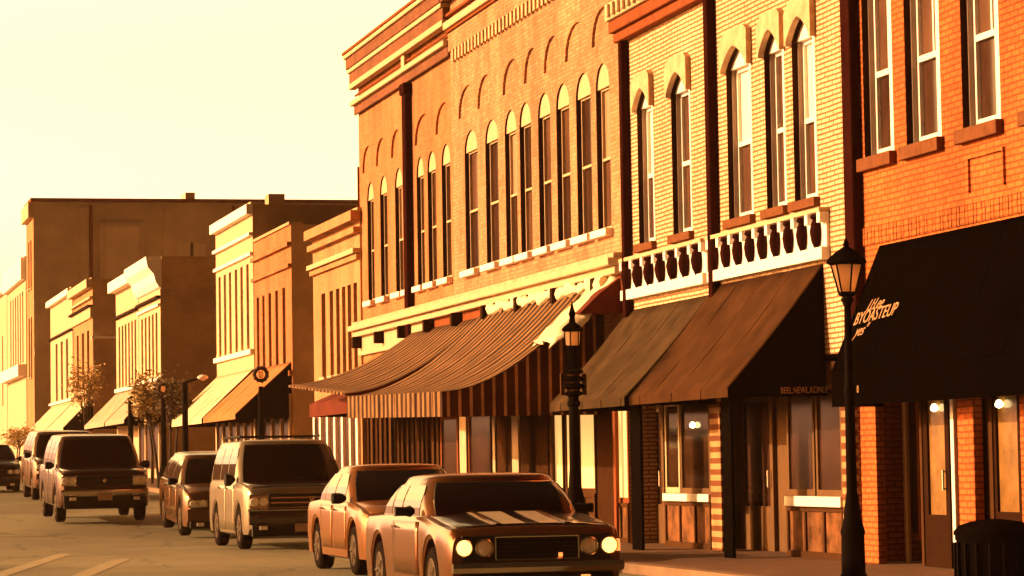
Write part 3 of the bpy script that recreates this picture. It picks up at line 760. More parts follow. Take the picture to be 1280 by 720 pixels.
# small hood lamp bracket beside the pipe
wl = MB(); wl.prism([(D-.75, 46.62, 4.0), (D-.002, 46.62, 4.0), (D-.002, 46.62, 4.62), (D-.38, 46.62, 4.35)], (0, .5, 0)); wl.build('canvas_hood', M['canvas_red'], b3)
zz = .13
items = []
rnd = random.Random(3)
x_ = 452
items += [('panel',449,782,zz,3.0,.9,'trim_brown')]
for px in (456,461,467,472,478,484,489,494,499,506,512,519,524,531,537,543): items.append(('post',px,px+2.6,gz(62)+.13,2.9,.05+.25*rnd.random(),rnd.choice(['trim_shade','trim_shade','rust_trim','trim_tan'])))
items += [('post',572,580,zz,2.75,-.35,'cream'),('post',613,616,zz,2.75,-.1,'cream'),('post',637,645,zz,2.75,-.2,'cream'),
 ('door',548,570,zz,2.6,.25,'glass_dark','rust_trim'),('glass',583,611,.7,2.7,.2,'glass_dark','rust_trim'),('bulk',583,611,zz,.7,.2,'trim_brown'),
 ('panel',618,636,zz,2.8,.15,'trim_shade'),('panel',647,682,zz,2.8,.12,'trim_shade'),
 ('post',684,687,zz,2.8,-.03,'trim_tan'),('glass',688,701,.95,2.6,.03,'glow_pane','trim_tan'),('glass',703,718,.95,2.6,.03,'glow_pane','trim_tan'),
 ('glass',720,741,.95,2.6,.03,'glow_pane','trim_tan'),('bulk',688,741,zz,.95,.03,'trim_tan'),('panel',743,763,zz,2.8,.03,'trim_shade'),('post',763,766,zz,2.9,-.05,'rust_trim'),
 ('glass',767,782,.8,2.6,.06,'glow_pane','rust_trim'),('bulk',767,782,zz,.8,.05,'panel_rust')]
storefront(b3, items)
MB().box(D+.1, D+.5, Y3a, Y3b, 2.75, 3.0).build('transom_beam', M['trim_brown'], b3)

# ------------------------------------------------------------------ BUILDINGS 4..11: down the street
def simple_building(name, label, pxn, pxf, ztop, wall, side, windows, wz0, wz1, bands=(), wm='glass_brown', frame='cream', X=D, depth=BD, post=None, corn=None, proj=.25):
    """pxn/pxf: near and far ends on the facade; windows: list of (px, width px); bands: (z0, z1, out, material)"""
    Ya, Yb = fy(pxn, X), fy(pxf, X)
    r = bldg(name, Ya, label)
    ops = [(fy(c_+w_/2, X), fy(c_-w_/2, X)) for c_, w_ in windows]
    g_ = MB(); wall_sheet(g_, [(Ya, 0), (Yb, 0), (Yb, ztop), (Ya, ztop)], [arch_loop(a, b, wz0, wz1) for a, b in ops], X, .2)
    g_.build('wall', M[wall], r)
    s_ = MB(); shell(s_, Ya, Yb, ztop, X, depth, zb=-.3); s_.build('side_wall', M[side], r)
    MB().box(X+.3, X+depth-.1, Ya+.05, Yb-.05, ztop-.5, ztop-.45).build('roof', M['roofing'], r)
    for a, b in ops: facade_window(r, a, b, wz0, wz1, .2, X=X, frame=frame, up=wm, lo='glass_dark', sill=frame, fw=.06)
    for i, (za, zb_, o_, m_) in enumerate(bands):
        MB().box(X-o_, X-.002, Ya-(.0 if o_ < .2 else .08), Yb, za, zb_).build('cornice' if o_ >= .2 else 'moulding', M[m_], r)
    MB().box(X-.06, X+.32, Ya-.02, Yb, ztop+.002, ztop+.08).build('coping', M[side if wall.startswith('brick') else wall], r)
    return r, Ya, Yb
def sf_simple(r, pxn, pxf, base, n, X=D, top=2.9, mats=('cream','glass_dark')):
    Ya, Yb = fy(pxn, X), fy(pxf, X); st = (Yb-Ya)/n
    for i in range(n+1):
        y = min(max(Ya+i*st, Ya+.13), Yb-.13)
        MB().box(X-.08, X-.002, y-.12, y+.12, base, top+base).build('post', M[mats[0]], r)
    for i in range(n):
        MB().box(X-.03, X-.002, Ya+i*st+.2, Ya+(i+1)*st-.2, base+.5, base+top-.2).build('shop_window', M[mats[1]], r)

b4, a4, c4 = simple_building('low_brick_building', 'low orange brick building with banded parapet between the tall brick building and the alley', 451, 392, 7.8,
    'brick_far', 'side', [(404.5,5),(414.5,4.4),(422.5,4.4),(430,4.4),(437,4.4),(444.5,4.4)], 3.85, 6.05,
    [(7.25,7.4,.16,'brick_far'),(7.55,7.8,.24,'brick_far'),(6.75,6.87,.18,'cream'),(6.6,6.72,.10,'brick_far')])
sf_simple(b4, 449, 393, gz(73), 6, top=2.5, mats=('white','glass_dark'))

b5, a5, c5 = simple_building('plain_brick_building', 'plain orange brick building with blank side wall beside the alley', 365, 318, 8.3,
    'brick_rust', 'side', [(322.5,3),(329.5,3),(337.5,3.3),(346,3.4),(355,3.6)], 4.3, 6.6,
    [(7.7,7.82,.12,'brick_rust'),(7.1,7.2,.10,'brick_rust'),(4.05,4.2,.1,'brick_rust')], wm='glass_dark')
slope_awning(b5, a5+.2, c5-.1, 12.0, 4.45, 3.0, top='canvas_orange', end='canvas_black', label='orange brown awning on the plain brick building')
sf_simple(b5, 364, 319, gz(82), 4)
b6, a6, c6 = simple_building('white_painted_building', 'white painted two storey building, taller than the plain brick one before it', 317, 270.5, 9.5,
    'cream', 'side', [(275,2.8),(281.5,2.8),(288,2.8),(295.5,3),(302.5,3.1),(310,3.2)], 5.2, 7.75,
    [(9.2,9.5,.2,'white'),(8.55,8.65,.12,'white'),(7.95,8.05,.1,'white'),(4.95,5.1,.12,'white')], wm='glass_dark')
MB().box(D+.55, D+1.05, a6+.3, a6+1.0, 9.0, 9.85).build('chimney', M['side'], b6)
slope_awning(b6, a6+.1, c6-.1, 12.0, 4.5, 3.0, top='canvas_cream', end='canvas_black', label='cream awning on the white painted building')
sf_simple(b6, 316, 271, gz(90), 5)

b7, a7, c7 = simple_building('corniced_building', 'pale building with a heavy projecting cornice that wraps round its dark side wall', 200.5, 173.5, 9.0,
    'cream', 'side', [(177.5,2.2),(182,2.2),(186.5,2.2),(191,2.3),(195.5,2.3)], 5.1, 7.5,
    [(8.0,8.1,.15,'trim_brown'),(7.7,7.8,.1,'white'),(4.85,5.0,.12,'white')], depth=18)
cn = MB(); prof = [(0,8.35),(.10,8.4),(.22,8.6),(.3,8.9),(.52,9.15),(.58,9.45),(.58,9.55),(0,9.55)]
cn.prism([(D-a, a7-.45, z) for a, z in prof], (0, c7-a7+.45, 0)); cn.build('cornice', M['white'], b7)
cn = MB(); cn.prism([(D-.002, a7-a, z) for a, z in prof], (16, 0, 0)); cn.box(D+.0, D+17, a7-.06, a7-.002, 7.35, 7.5); cn.box(D+4, D+4.3, a7-.08, a7-.003, 1, 7.35)
cn.build('side_cornice', M['side'], b7)
slope_awning(b7, a7+.1, c7-.1, 12.2, 4.8, 3.4, top='canvas_grey', end='canvas_black', label='grey awning on the pale corniced building')
sf_simple(b7, 200, 174, gz(110), 3)
b7b, a7b, c7b = simple_building('pale_gabled_building', 'narrow pale building just beyond the heavy cornice', 173, 145, 9.55,
    'cream', 'side', [(149,2),(153,2),(157,2),(161,2),(165,2),(169,2.1)], 5.0, 7.6,
    [(9.1,9.55,.35,'white'),(7.95,8.05,.15,'trim_brown'),(4.8,4.95,.1,'white')])
slope_awning(b7b, a7b+.1, c7b-.1, 12.2, 4.8, 3.4, top='canvas_grey', end='canvas_black', label='grey awning on the narrow pale building')
b8, a8, c8 = simple_building('ornate_parapet_building', 'orange brick building with stepped pale parapet and a dark side wall', 116, 91.5, 10.4,
    'brick_far', 'side', [(97,2.6),(103.5,2.8),(110,2.9)], 5.4, 8.1,
    [(10.0,10.4,.3,'cream'),(9.5,9.6,.15,'cream'),(8.6,9.1,.12,'cream'),(9.1,9.2,.25,'trim_brown'),(5.1,5.3,.15,'cream')])
MB().box(D-.1, D+4.6, a8-.35, a8-.003, 7.6, 7.72).build('side_ledge', M['white'], b8)
slope_awning(b8, a8+.1, c8-.1, 12.2, 4.9, 3.5, top='canvas_cream', end='canvas_black', label='pale awning on the ornate parapet building')
b8b, a8b, c8b = simple_building('cream_parapet_building', 'cream building with a plain raised parapet before the tall block', 90.5, 63, 10.6,
    'cream', 'side', [(70.5,2.4),(77,2.5),(83.5,2.6)], 5.2, 8.2,
    [(10.3,10.6,.25,'white'),(8.5,8.6,.12,'trim_brown'),(5.0,5.12,.12,'white')])
slope_awning(b8b, a8b+.1, c8b-.1, 12.2, 4.9, 3.5, top='canvas_cream', end='canvas_black', label='pale awning farthest down the street')
# tall block whose blank end wall closes the view
X9 = D
Y9 = fy(42.5, X9)
b9 = bldg('tall_block', Y9, 'tall blank-sided block rising behind all the other buildings')
H9 = 17.1
g_ = MB(); Y9b = fy(33.5, X9)
wall_sheet(g_, [(Y9,-.3),(Y9b,-.3),(Y9b,H9),(Y9,H9)], [arch_loop(Y9+1.4, Y9+2.3, 12.2, 15), arch_loop(Y9+3, Y9+3.9, 12.2, 15), arch_loop(Y9+1.4, Y9+2.3, 7, 10.5), arch_loop(Y9+3, Y9+3.9, 7, 10.5)], X9, .25)
g_.build('wall', M['brick_far'], b9)
for (a, z0_, z1_2) in ((1.4,12.2,15),(3,12.2,15),(1.4,7,10.5),(3,7,10.5)): facade_window(b9, Y9+a, Y9+a+.9, z0_, z1_2, .2, frame='cream', up='glass_brown', lo='glass_dark', sill='cream')
g_ = MB(); shell(g_, Y9, Y9b, H9, X9, 34, zb=-.3); g_.build('side_wall', M['concrete'], b9)
MB().box(X9-.15, X9+34, Y9-.15, Y9b, H9+.002, H9+.22).build('coping', M['rust_trim'], b9)
MB().box(X9-.3, X9-.002, Y9, Y9b, H9-.9, H9-.02).build('cornice', M['cream'], b9)
g_ = MB()
def ringbox(mb, x0, x1, z0, z1, t, y, d):
    mb.box(x0, x1, y-d, y-.002, z1-t, z1); mb.box(x0, x0+t, y-d, y-.002, z0, z1-t); mb.box(x1-t, x1, y-d, y-.002, z0, z1-t)
def xat(px, Y): r = ray(px, 300); return r.x*Y/r.y
ringbox(g_, xat(124, Y9), xat(180, Y9), 8, 15.9, .25, Y9, .2)
MB().box(xat(124, Y9)+.25, xat(180, Y9)-.25, Y9-.05, Y9-.004, 8.25, 15.65).build('flat_panel', M['flat_panel'], b9)
g_.box(xat(62, Y9), xat(66, Y9), Y9-.1, Y9-.002, 2, 12); g_.box(xat(68, Y9), xat(82, Y9), Y9-.3, Y9-.002, 11.3, 11.7)
g_.box(xat(42, Y9)+.01, xat(66, Y9), Y9-.12, Y9-.002, 8.2, 8.45)
g_.build('moulding', M['concrete'], b9)
for px_ in (100, 205, 262, 330, 395):
    MB().box(xat(px_, Y9), xat(px_, Y9)+.5, Y9-.14, Y9-.003, 0, H9-.3).build('pilaster', M['concrete'], b9)
for px_, za_, zb3 in ((112, 9, 16.9), (290, 10, 16.9)):
    MB().box(xat(px_, Y9), xat(px_, Y9)+.16, Y9-.22, Y9-.003, za_, zb3).build('downpipe', M['rust_trim'], b9)
for px_, za_ in ((222, 13.2), (238, 13.2), (300, 14)):
    MB().box(xat(px_, Y9), xat(px_, Y9)+.9, Y9-.03, Y9-.003, za_, za_+1.5).build('bricked_window', M['flat_panel'], b9)
MB().box(xat(238, Y9), xat(250, Y9), Y9+2, Y9+4, H9+.2, H9+.8).build('roof_vent', M['concrete'], b9)
b10, a10, c10 = simple_building('far_office_building', 'far building with tall slit windows beyond the tall block, near the left edge', 32.5, 9, 14.3,
    'cream', 'side', [(13.5,1.2),(16.5,1.2),(19.5,1.3),(22.5,1.3),(25.5,1.3),(28.5,1.4)], 8.2, 12.4,
    [(13.0,14.3,.3,'white'),(7.2,7.9,.5,'white')])
b11, a11, c11 = simple_building('farthest_building', 'lower building cut off by the left edge of the view', 8.5, -30, 13.6,
    'cream', 'side', [(3,1.2),(-2,1.2),(-7,1.2),(-12,1.2)], 6, 10.5, [(13.2,13.6,.3,'white')])

# ------------------------------------------------------------------ haze
hz = MB().box(-70, 75, -70, 420, -1.4, 19.5).build('haze', None)
hm = bpy.data.materials.new('haze'); hm.use_nodes = True; hn_ = hm.node_tree; hn_.nodes.clear()
ho = hn_.nodes.new('ShaderNodeOutputMaterial'); hv = hn_.nodes.new('ShaderNodeVolumePrincipled')
hv.inputs['Color'].default_value = (.92, .60, .34, 1); hv.inputs['Density'].default_value = .0002; hv.inputs['Anisotropy'].default_value = .2
hn_.links.new(hv.outputs[0], ho.inputs['Volume']); hz.data.materials.append(hm)
tag(hz, kind='stuff')

# ------------------------------------------------------------------ street lamps
def street_lamp(x, y, label, h=3.8):
    z0 = gz(y)+.13; r = empty('street_lamp', (x, y, z0), label, 'street lamp', 'black street lamps along the kerb')
    k = h/3.68
    MB().lathe([(.15,0),(.155,.06),(.135,.10),(.13,.50),(.14,.55),(.12,.62),(.095,.72),(.10,.76),(.08,.86),(.06,1.0)], (x,y,z0), n=16).build('base', M['pole_paint'], r, smooth=True)
    MB().lathe([(.06,1.0),(.055,2.0*k),(.066,2.02*k),(.066,2.06*k),(.05,2.1*k),(.038,2.95*k),(.06,3.0*k),(.075,3.03*k),(.05,3.06*k)], (x,y,z0), n=14).build('pole', M['pole_paint'], r, smooth=True)
    zl = z0+3.06*k
    hd = MB(); hd.lathe([(.06,0),(.10,.02),(.10,.05),(.09,.055)], (x,y,zl), n=6)
    for i in range(6):
        a = 2*PI*i/6+PI/6
        hd.tube((x+.095*math.cos(a), y+.095*math.sin(a), zl+.05), (x+.175*math.cos(a), y+.175*math.sin(a), zl+.36), .011, n=5)
    l_ = hd.build('lantern', M['dark_iron'], r)
    MB().lathe([(.085,.056),(.168,.355)], (x,y,zl), n=6).build('lantern_glass', M['lamp_glass'], l_)
    MB().lathe([(.20,.36),(.225,.375),(.225,.40),(.19,.44),(.12,.50),(.06,.54),(.03,.56),(.035,.59),(.02,.62),(.005,.66)], (x,y,zl), n=12).build('lantern_cap', M['dark_iron'], l_, smooth=True)
    return r
street_lamp(11.4, 30.15, 'nearest street lamp with a pale lantern, between the two awning signs')
def acorn_lamp(x, y, label):
    z0 = gz(y)+.13; r = empty('street_lamp', (x, y, z0), label, 'street lamp', 'black street lamps along the kerb')
    MB().lathe([(.30,0),(.30,.10),(.24,.16),(.23,.45),(.25,.5),(.19,.62),(.15,.75),(.12,.9),(.10,1.0)], (x,y,z0), n=16).build('base', M['pole_paint'], r, smooth=True)
    MB().lathe([(.10,1.0),(.080,1.3),(.075,2.2),(.10,2.22),(.10,2.28),(.08,2.3),(.08,2.36)], (x,y,z0), n=14).build('pole', M['pole_paint'], r, smooth=True)
    for zq_, rr_ in ((2.36,.13),(2.47,.17),(2.58,.165),(2.69,.15)):
        MB().lathe([(rr_*.6,0),(rr_,.02),(rr_,.06),(rr_*.6,.085)], (x,y,z0+zq_), n=16).build('collar', M['dark_iron'], r, smooth=True)
    lb = MB(); lb.tube((x,y,z0+2.40), (x,y,z0+2.70), .10, n=12); lb.box(x-.20, x-.14, y-.03, y+.03, z0+2.38, z0+2.70); lb.box(x+.14, x+.20, y-.03, y+.03, z0+2.38, z0+2.70)
    lb.build('sign_bracket', M['trim_tan'], r)
    hd = MB(); hd.tube((x,y,z0+2.78), (x,y,z0+3.12), .085, n=10)
    for i in range(6):
        a = 2*PI*i/6; hd.tube((x+.11*math.cos(a), y+.11*math.sin(a), z0+2.78), (x+.125*math.cos(a), y+.125*math.sin(a), z0+3.34), .010, n=5)
    l_ = hd.build('lantern', M['dark_iron'], r)
    MB().lathe([(.10,3.13),(.115,3.33)], (x,y,z0), n=12).build('lantern_glass', M['lamp_glass'], l_)
    MB().lathe([(.15,3.34),(.165,3.37),(.12,3.42),(.05,3.47),(.04,3.55),(.055,3.60),(.03,3.68),(.004,3.80)], (x,y,z0), n=12).build('lantern_cap', M['dark_iron'], l_, smooth=True)
    return r
acorn_lamp(11.4, 41.8, 'street lamp with stacked collars and a spiked cap, behind the front car')
def wreath_lamp(x, y, h, label):
    z0 = gz(y)+.13; r = empty('street_lamp', (x, y, z0), label, 'street lamp', 'black street lamps along the kerb')
    MB().lathe([(.22,0),(.2,.3),(.12,.6),(.09,.9),(.075,h-.5),(.06,h-.3)], (x,y,z0), n=12).build('pole', M['pole_paint'], r, smooth=True)
    wr = MB(); n = 22; rr = []
    for i in range(n+1):
        a = 2*PI*i/n; R_ = .15+.02*(i % 2); th = .05
        c_ = Vector((x+R_*math.cos(a), y, z0+h+R_*math.sin(a)))
        rr.append([c_+Vector((math.cos(a)*th*math.cos(q*PI/3), th*math.sin(q*PI/3), math.sin(a)*th*math.cos(q*PI/3))) for q in range(6)])
    wr.loft(rr, cap=False); wr.build('wreath', M['bark'], r)
    MB().lathe([(.02,-.10),(.06,-.07),(.07,0),(.06,.07),(.02,.09)], (x,y,z0+h), n=12).build('lantern_glass', M['lamp_glass'], r, smooth=True)
    return r
def lamp_at(px, py, X): return atX(px, py, X)
yy, zz_ = lamp_at(326, 468, 11.4); wreath_lamp(11.4, yy, zz_-gz(yy)-.13, 'dark street lamp with a round wreath head, beyond the silver vehicle')
def arm_lamp(x, y, h, label):
    z0 = gz(y)+.13; r = empty('street_lamp', (x, y, z0), label, 'street lamp', 'black street lamps along the kerb')
    MB().lathe([(.2,0),(.16,.4),(.1,.8),(.085,h)], (x,y,z0), n=10).build('pole', M['pole_paint'], r, smooth=True)
    MB().tube((x,y,z0+h), (x+.5,y-.3,z0+h+.15), .04).build('arm', M['pole_paint'], r)
    o = MB().lathe([(.03,-.06),(.15,0),(.17,.05),(.1,.1),(.02,.12)], (x+.5,y-.3,z0+h+.1), n=12).build('lamp_head', M['white'], r, smooth=True)
    return r
yy, zz_ = lamp_at(231, 478, 11.4); arm_lamp(11.4, yy, zz_-gz(yy)-.13, 'street lamp with a small pale head on a short arm, before the cream awning')

yy, zz_ = lamp_at(204, 486, 11.2); wreath_lamp(11.2, yy, zz_-gz(yy)-.13, 'slim dark lamp among the small trees, farther off than the lamp with the pale head')
yy, zz_ = lamp_at(163, 497, 11.2); arm_lamp(11.2, yy, zz_-gz(yy)-.13, 'farthest slim street lamp, left of the small trees')
# ------------------------------------------------------------------ trees and planting
def small_tree(x, y, h, cr, label, n=420, leaf='leaf_pale', ls=.10, low=0.0, nb=7, stems=2, cat='tree', name='street_tree', group='small trees on the pavement'):
    z0 = gz(y)+.13; r = empty(name, (x, y, z0), label, cat, group); rd = random.Random(int(x*100+y*10))
    t = MB(); tips = []
    for s_ in range(stems):
        bx, by = x+rd.uniform(-.25,.25)*(stems > 1), y+rd.uniform(-.3,.3)*(stems > 1)
        top = Vector((x+rd.uniform(-.3,.3), y+rd.uniform(-.3,.3), z0+h*.62)); b0 = Vector((bx, by, z0-.05)); mid = (b0+top)/2+Vector((rd.uniform(-.08,.08), rd.uniform(-.08,.08), 0))
        t.tube(b0, mid, .055, .042, n=8); t.tube(mid, top, .042, .028, n=8)
        for k in range(nb):
            a = rd.uniform(0, 2*PI); e = top+Vector((cr*.75*math.cos(a)*rd.uniform(.4,1), cr*.75*math.sin(a)*rd.uniform(.4,1), h*.33*rd.uniform(.1,1)))
            t.tube(mid.lerp(top, rd.uniform(.5,1)), e, .022, .008, n=5); tips.append(e)
    t.build('trunk', M['bark'], r)
    c_ = MB()
    for i in range(n):
        tp = rd.choice(tips); p_ = tp+Vector((rd.gauss(0, cr*.28), rd.gauss(0, cr*.28), rd.gauss(0, h*.06)))
        a = Vector((rd.uniform(-1,1), rd.uniform(-1,1), rd.uniform(-.6,.6))).normalized(); b_ = a.orthogonal().normalized(); s_ = ls*rd.uniform(.6,1.4)
        c_.quad(p_-a*s_, p_+b_*s_*.55, p_+a*s_, p_-b_*s_*.55)
    c_.build('crown', M[leaf], r)
    return r
for (px, X_, yz, hh, cr_, lb_, lf, nn_) in (
    (188, 11.7, 90, 3.7, .62, 'pale leafed small tree in front of the grey awnings', 'leaf_pale', 620),
    (214, 12.0, 97, 3.5, .55, 'darker leafed small tree beside the lamp with the pale head', 'leaf_dark', 520),
    (102, 12.2, 138, 4.8, .6, 'small pale tree before the side wall of the ornate parapet building', 'leaf_pale', 500),
    (22, 11.5, 150, 2.6, .9, 'low pale bushy tree far down the pavement near the left edge', 'leaf_pale', 500)):
    small_tree(X_, fy(px, X_), hh, cr_, lb_, n=nn_*2, leaf=lf, ls=.075)

# ------------------------------------------------------------------ litter bin
def litter_bin(x, y):
    r = empty('litter_bin', (x, y, .13), 'black domed litter bin at the lower right corner, on the pavement by the brick piers', 'litter bin')
    b = MB(); n = 24
    b.lathe([(.36,0),(.37,.03),(.38,.06),(.385,.5),(.40,.52),(.40,.56)], (x,y,.13), n=n).build('body', M['dark_iron'], r, smooth=True)
    b = MB(); b.lathe([(.415,.562),(.415,.60),(.36,.66),(.24,.70),(.08,.72),(.01,.725)], (x,y,.13), n=n); b.build('lid', M['dark_iron'], r, smooth=True)
    b = MB()
    for i in range(18):
        a = 2*PI*i/18; b.box(x+.40*math.cos(a)-.015, x+.40*math.cos(a)+.015, y+.40*math.sin(a)-.015, y+.40*math.sin(a)+.015, .2, .62)
    b.build('slats', M['pole_paint'], r)
yb_ = fy(1236, 11.9); litter_bin(11.9, yb_)

# ------------------------------------------------------------------ vehicles (front faces -Y, origin on the road under the middle of the front bumper)
def lerp(a, b, t): return a+(b-a)*t
def interp(pts, y):
    if y <= pts[0][0]: return pts[0][1]
    for (a, za), (b, zb) in zip(pts, pts[1:]):
        if y <= b:
            t = (y-a)/(b-a) if b > a else 1; t = t*t*(3-2*t)*.35+t*.65; return lerp(za, zb, t)
    return pts[-1][1]
def vehicle(name, label, cat, loc, P, rz=0):
    x, y = loc
    root = empty(name, (0, 0, 0), label, cat, 'vehicles along the street'); ORG[root.name] = Vector()
    L_, W_ = P['L'], P['W']; hw = W_/2
    body = M[P['paint']]; wr = P['wr']; yf, yr = P['axf'], P['axr']; clear = P.get('clear', .22)
    top = P['top']                                  # [(y, z)] upper line of the lower body
    arch = wr+.07
    def bot(yy):
        z = clear+(.10 if yy < .15 or yy > L_-.15 else 0)
        for a in (yf, yr):
            d = abs(yy-a)
            if d < arch: z = max(z, wr+math.sqrt(max(0, arch*arch-d*d)))
        return z
    def wid(yy):                                    # half width in plan
        k = hw
        nose = P.get('nose', .12); e = .35
        if yy < e: k -= nose*((e-yy)/e)**2
        if yy > L_-e: k -= .10*((yy-L_+e)/e)**2
        return k
    st = {0, .02, .06, .15, .3, L_-.3, L_-.15, L_-.06, L_-.02, L_}
    for a in (yf, yr):
        for q in range(0, 13): st.add(a+(arch+.001)*math.cos(PI*q/12))
        st.add(a-arch-.004); st.add(a+arch+.004)
    k = int(L_/.25)
    for i in range(k+1): st.add(L_*i/k)
    for q, _ in top: st.add(q)
    st = sorted(s_ for s_ in st if 0 <= s_ <= L_); ss = [st[0]]
    for s_ in st[1:]:
        if s_-ss[-1] > .003: ss.append(s_)
    tum = P.get('tum', .05); sh = P.get('shoulder', .06); crown = P.get('crown', .03)
    def sect(yy):
        w_ = wid(yy); t_ = interp(top, yy); b_ = min(bot(yy), t_-.10)
        if yy < .06: t_ -= P.get('lip', .03)*(1-yy/.06)
        if yy > L_-.06: t_ -= .03*(1-(L_-yy)/.06)
        mid = min(.52, t_-.12); belt = t_-sh
        half = [(w_*.90, b_), (w_*.975, b_+.012), (w_-.012, max(b_+.05, min(.34, belt-.05))), (w_, max(b_+.06, mid)), (w_-.004, max(b_+.07, belt-.10)), (w_-.018, max(b_+.08, belt)), (w_-.018-tum*.45, t_-.012), (w_-tum*1.5, t_), (w_*.62, t_+crown*.6), (w_*.3, t_+crown*.9), (0, t_+crown)]
        return half
    rings = []
    for s_ in ss:
        h_ = sect(s_); rings.append([(a, s_, b) for a, b in h_]+[(-a, s_, b) for a, b in h_[::-1][1:]])
    bd = MB(); bd.loft(rings); bo = bd.build('body', body, root, smooth=True)
    # underbody + wheel wells
    ub = MB(); ub.box(-hw+.24, hw-.24, .25, L_-.25, clear+.02, min(.62, interp(top, .4)-.15)); ub.box(-hw+.1, hw-.1, yf+arch+.05, yr-arch-.05, clear-.02, clear+.12)
    ub.build('underbody', M['underbody'], root)
    # cabin
    yc, yr_, yct, yrt = P['cab']                    # base front, base rear, roof front, roof rear
    zb_ = P['belt']; zt_ = P['H']; wb = hw-P.get('inset', .07); wt = wb-P.get('tumble', .16)
    bow = P.get('bow', .10); cr_ = .10
    def fpt(u, v, back=False, off=0):               # point on the windscreen / rear glass surface, u -1..1 across
        w_ = lerp(wb, wt, v)-.03+.035*math.sin(PI*min(1, max(0, v))); y_ = lerp(yr_, yrt, v) if back else lerp(yc, yct, v)
        sg = 1 if back else -1; bl_ = .05*math.sin(PI*min(1, max(0, v)))
        return Vector((u*w_, y_+sg*(bow*(1-u*u)-bow*.35+bl_+off)-sg*.10*max(0, abs(u)-.9)*10*.6, lerp(zb_, zt_-.06, v)))
    def ring(v):
        w_ = lerp(wb, wt, v)+.035*math.sin(PI*min(1, max(0, v))); z = lerp(zb_, zt_-.06, v)
        us = (0, .25, .5, .72, .86, .94, 1.0)
        fr_ = [fpt(u, v) for u in us]; bk_ = [fpt(u, v, True) for u in us]
        ya_, yz_ = fr_[-1].y+.10, bk_[-1].y-.10
        h_ = [tuple(p) for p in fr_]+[(w_, lerp(ya_, yz_, q), z) for q in (0, .33, .66, 1)]+[tuple(p) for p in bk_[::-1]]
        return h_+[(-a, b, c) for a, b, c in h_[::-1][1:-1]]
    rs = [ring(t) for t in (-.06, 0, .2, .4, .6, .8, .92, 1)]
    rl = ring(1); cy = (yct+yrt)/2
    def shrink(kx, ky, z_): return [(a*kx, cy+(b-cy)*ky, z_) for a, b, c in rl]
    rs += [shrink(.985, .988, zt_-.040), shrink(.955, .968, zt_-.018), shrink(.90, .93, zt_-.004), shrink(.75, .82, zt_+.010), shrink(.5, .6, zt_+.020), shrink(.2, .25, zt_+.025)]
    cb = MB(); cb.loft(rs); co = cb.build('cabin', body, root, smooth=True)
    def front(u, v, back=False): return fpt(u, v, back, .006)
    def glass_grid(back, u1, v0, v1):
        g2 = MB(); U = (-u1,-.86,-.72,-.5,-.25,0,.25,.5,.72,.86,u1); V = [v0]+[q for q in (.2,.4,.6,.8,.92) if v0 < q < v1]+[v1]
        g2.loft([[fpt(u, v_, back, .010) for u in U] for v_ in V], closed=False); return g2
    ws = glass_grid(False, .93, .04, .96).build('windscreen', M['car_glass'], root, smooth=True)
    sm = MB()
    for v_ in (.04, .96):
        for q in range(10): sm.tube(front(lerp(-.93, .93, q/10), v_), front(lerp(-.93, .93, (q+1)/10), v_), .010, n=5, caps=False)
    for s_ in (-1, 1):
        for q in range(4): sm.tube(front(s_*.93, lerp(.04, .96, q/4)), front(s_*.93, lerp(.04, .96, (q+1)/4)), .010, n=5, caps=False)
    sm.build('seal', M['underbody'] if not P.get('chrome_trim') else M['chrome'], ws)
    glass_grid(True, .90, .1, .92).build('rear_window', M['car_glass'], root, smooth=True)
    # bonnet: its own skin a few millimetres proud, so the shut line reads
    hd_ = MB(); y1_ = yc-.02; rr = []
    for q in range(9):
        yy = lerp(.10, y1_, q/8); h_ = sect(yy)[7:]; k_ = .965
        hh = [(a*k_, yy, b+.007) for a, b in h_]; rr.append(hh+[(-a, b, c) for a, b, c in hh[::-1][1:]])
    hd_.loft(rr, closed=False); ho_ = hd_.build('bonnet', M[P.get('bonnet_m', P['paint'])], root, smooth=True); ho_.modifiers.new('s', 'SOLIDIFY').thickness = .006
    def sidep(f, v, s_):                            # f 0..1 along base
        y_ = lerp(lerp(yc, yct, v)+.10, lerp(yr_, yrt, v)-.10, f); w_ = lerp(wb, wt, v); return Vector((s_*(w_+.006), y_, lerp(zb_, zt_-.05, v)))
    for s_ in (-1, 1):
        for (fa, fb) in P['sidewin']:
            v0, v1 = .10, .90
            # keep pillars upright: evaluate at absolute y
            def at(fr, v):
                yb0 = lerp(yc+.10, yr_-.10, fr); ya_, yz_ = lerp(yc, yct, v)+.12, lerp(yr_, yrt, v)-.12
                y_ = min(max(yb0, ya_), yz_); w_ = lerp(wb, wt, v)+.035*math.sin(PI*v); return Vector((s_*(w_+.006), y_, lerp(zb_, zt_-.06, v)))
            gm = MB(); gm.loft([[at(fa, v), at(fb, v)] for v in (v0, .3, .5, .7, v1)], closed=False)
            gm.build('side_window', M['car_side_glass'], root)
    # doors: skin 5 mm proud of the body side, with a handle
    for s_ in (-1, 1):
        for (ya_, yb2) in P['doors']:
            rr = []
            N = 8
            for i in range(N+1):
                yy = lerp(ya_+.015, yb2-.015, i/N); h_ = sect(yy); rr.append([(s_*(a+.006), yy, b) for a, b in h_[2:6]])
            dm = MB(); dm.loft(rr, closed=False); do = dm.build('door', body, root, smooth=True)
            do.modifiers.new('s', 'SOLIDIFY').thickness = .01
            zz2 = interp(top, yb2)-sh-.06; hn = MB(); hn.box(s_*(hw+.004), s_*(hw+.034), yb2-.26, yb2-.10, zz2-.012, zz2+.012)
            hn.build('handle', M['chrome'] if P.get('chrome_trim') else body, do)
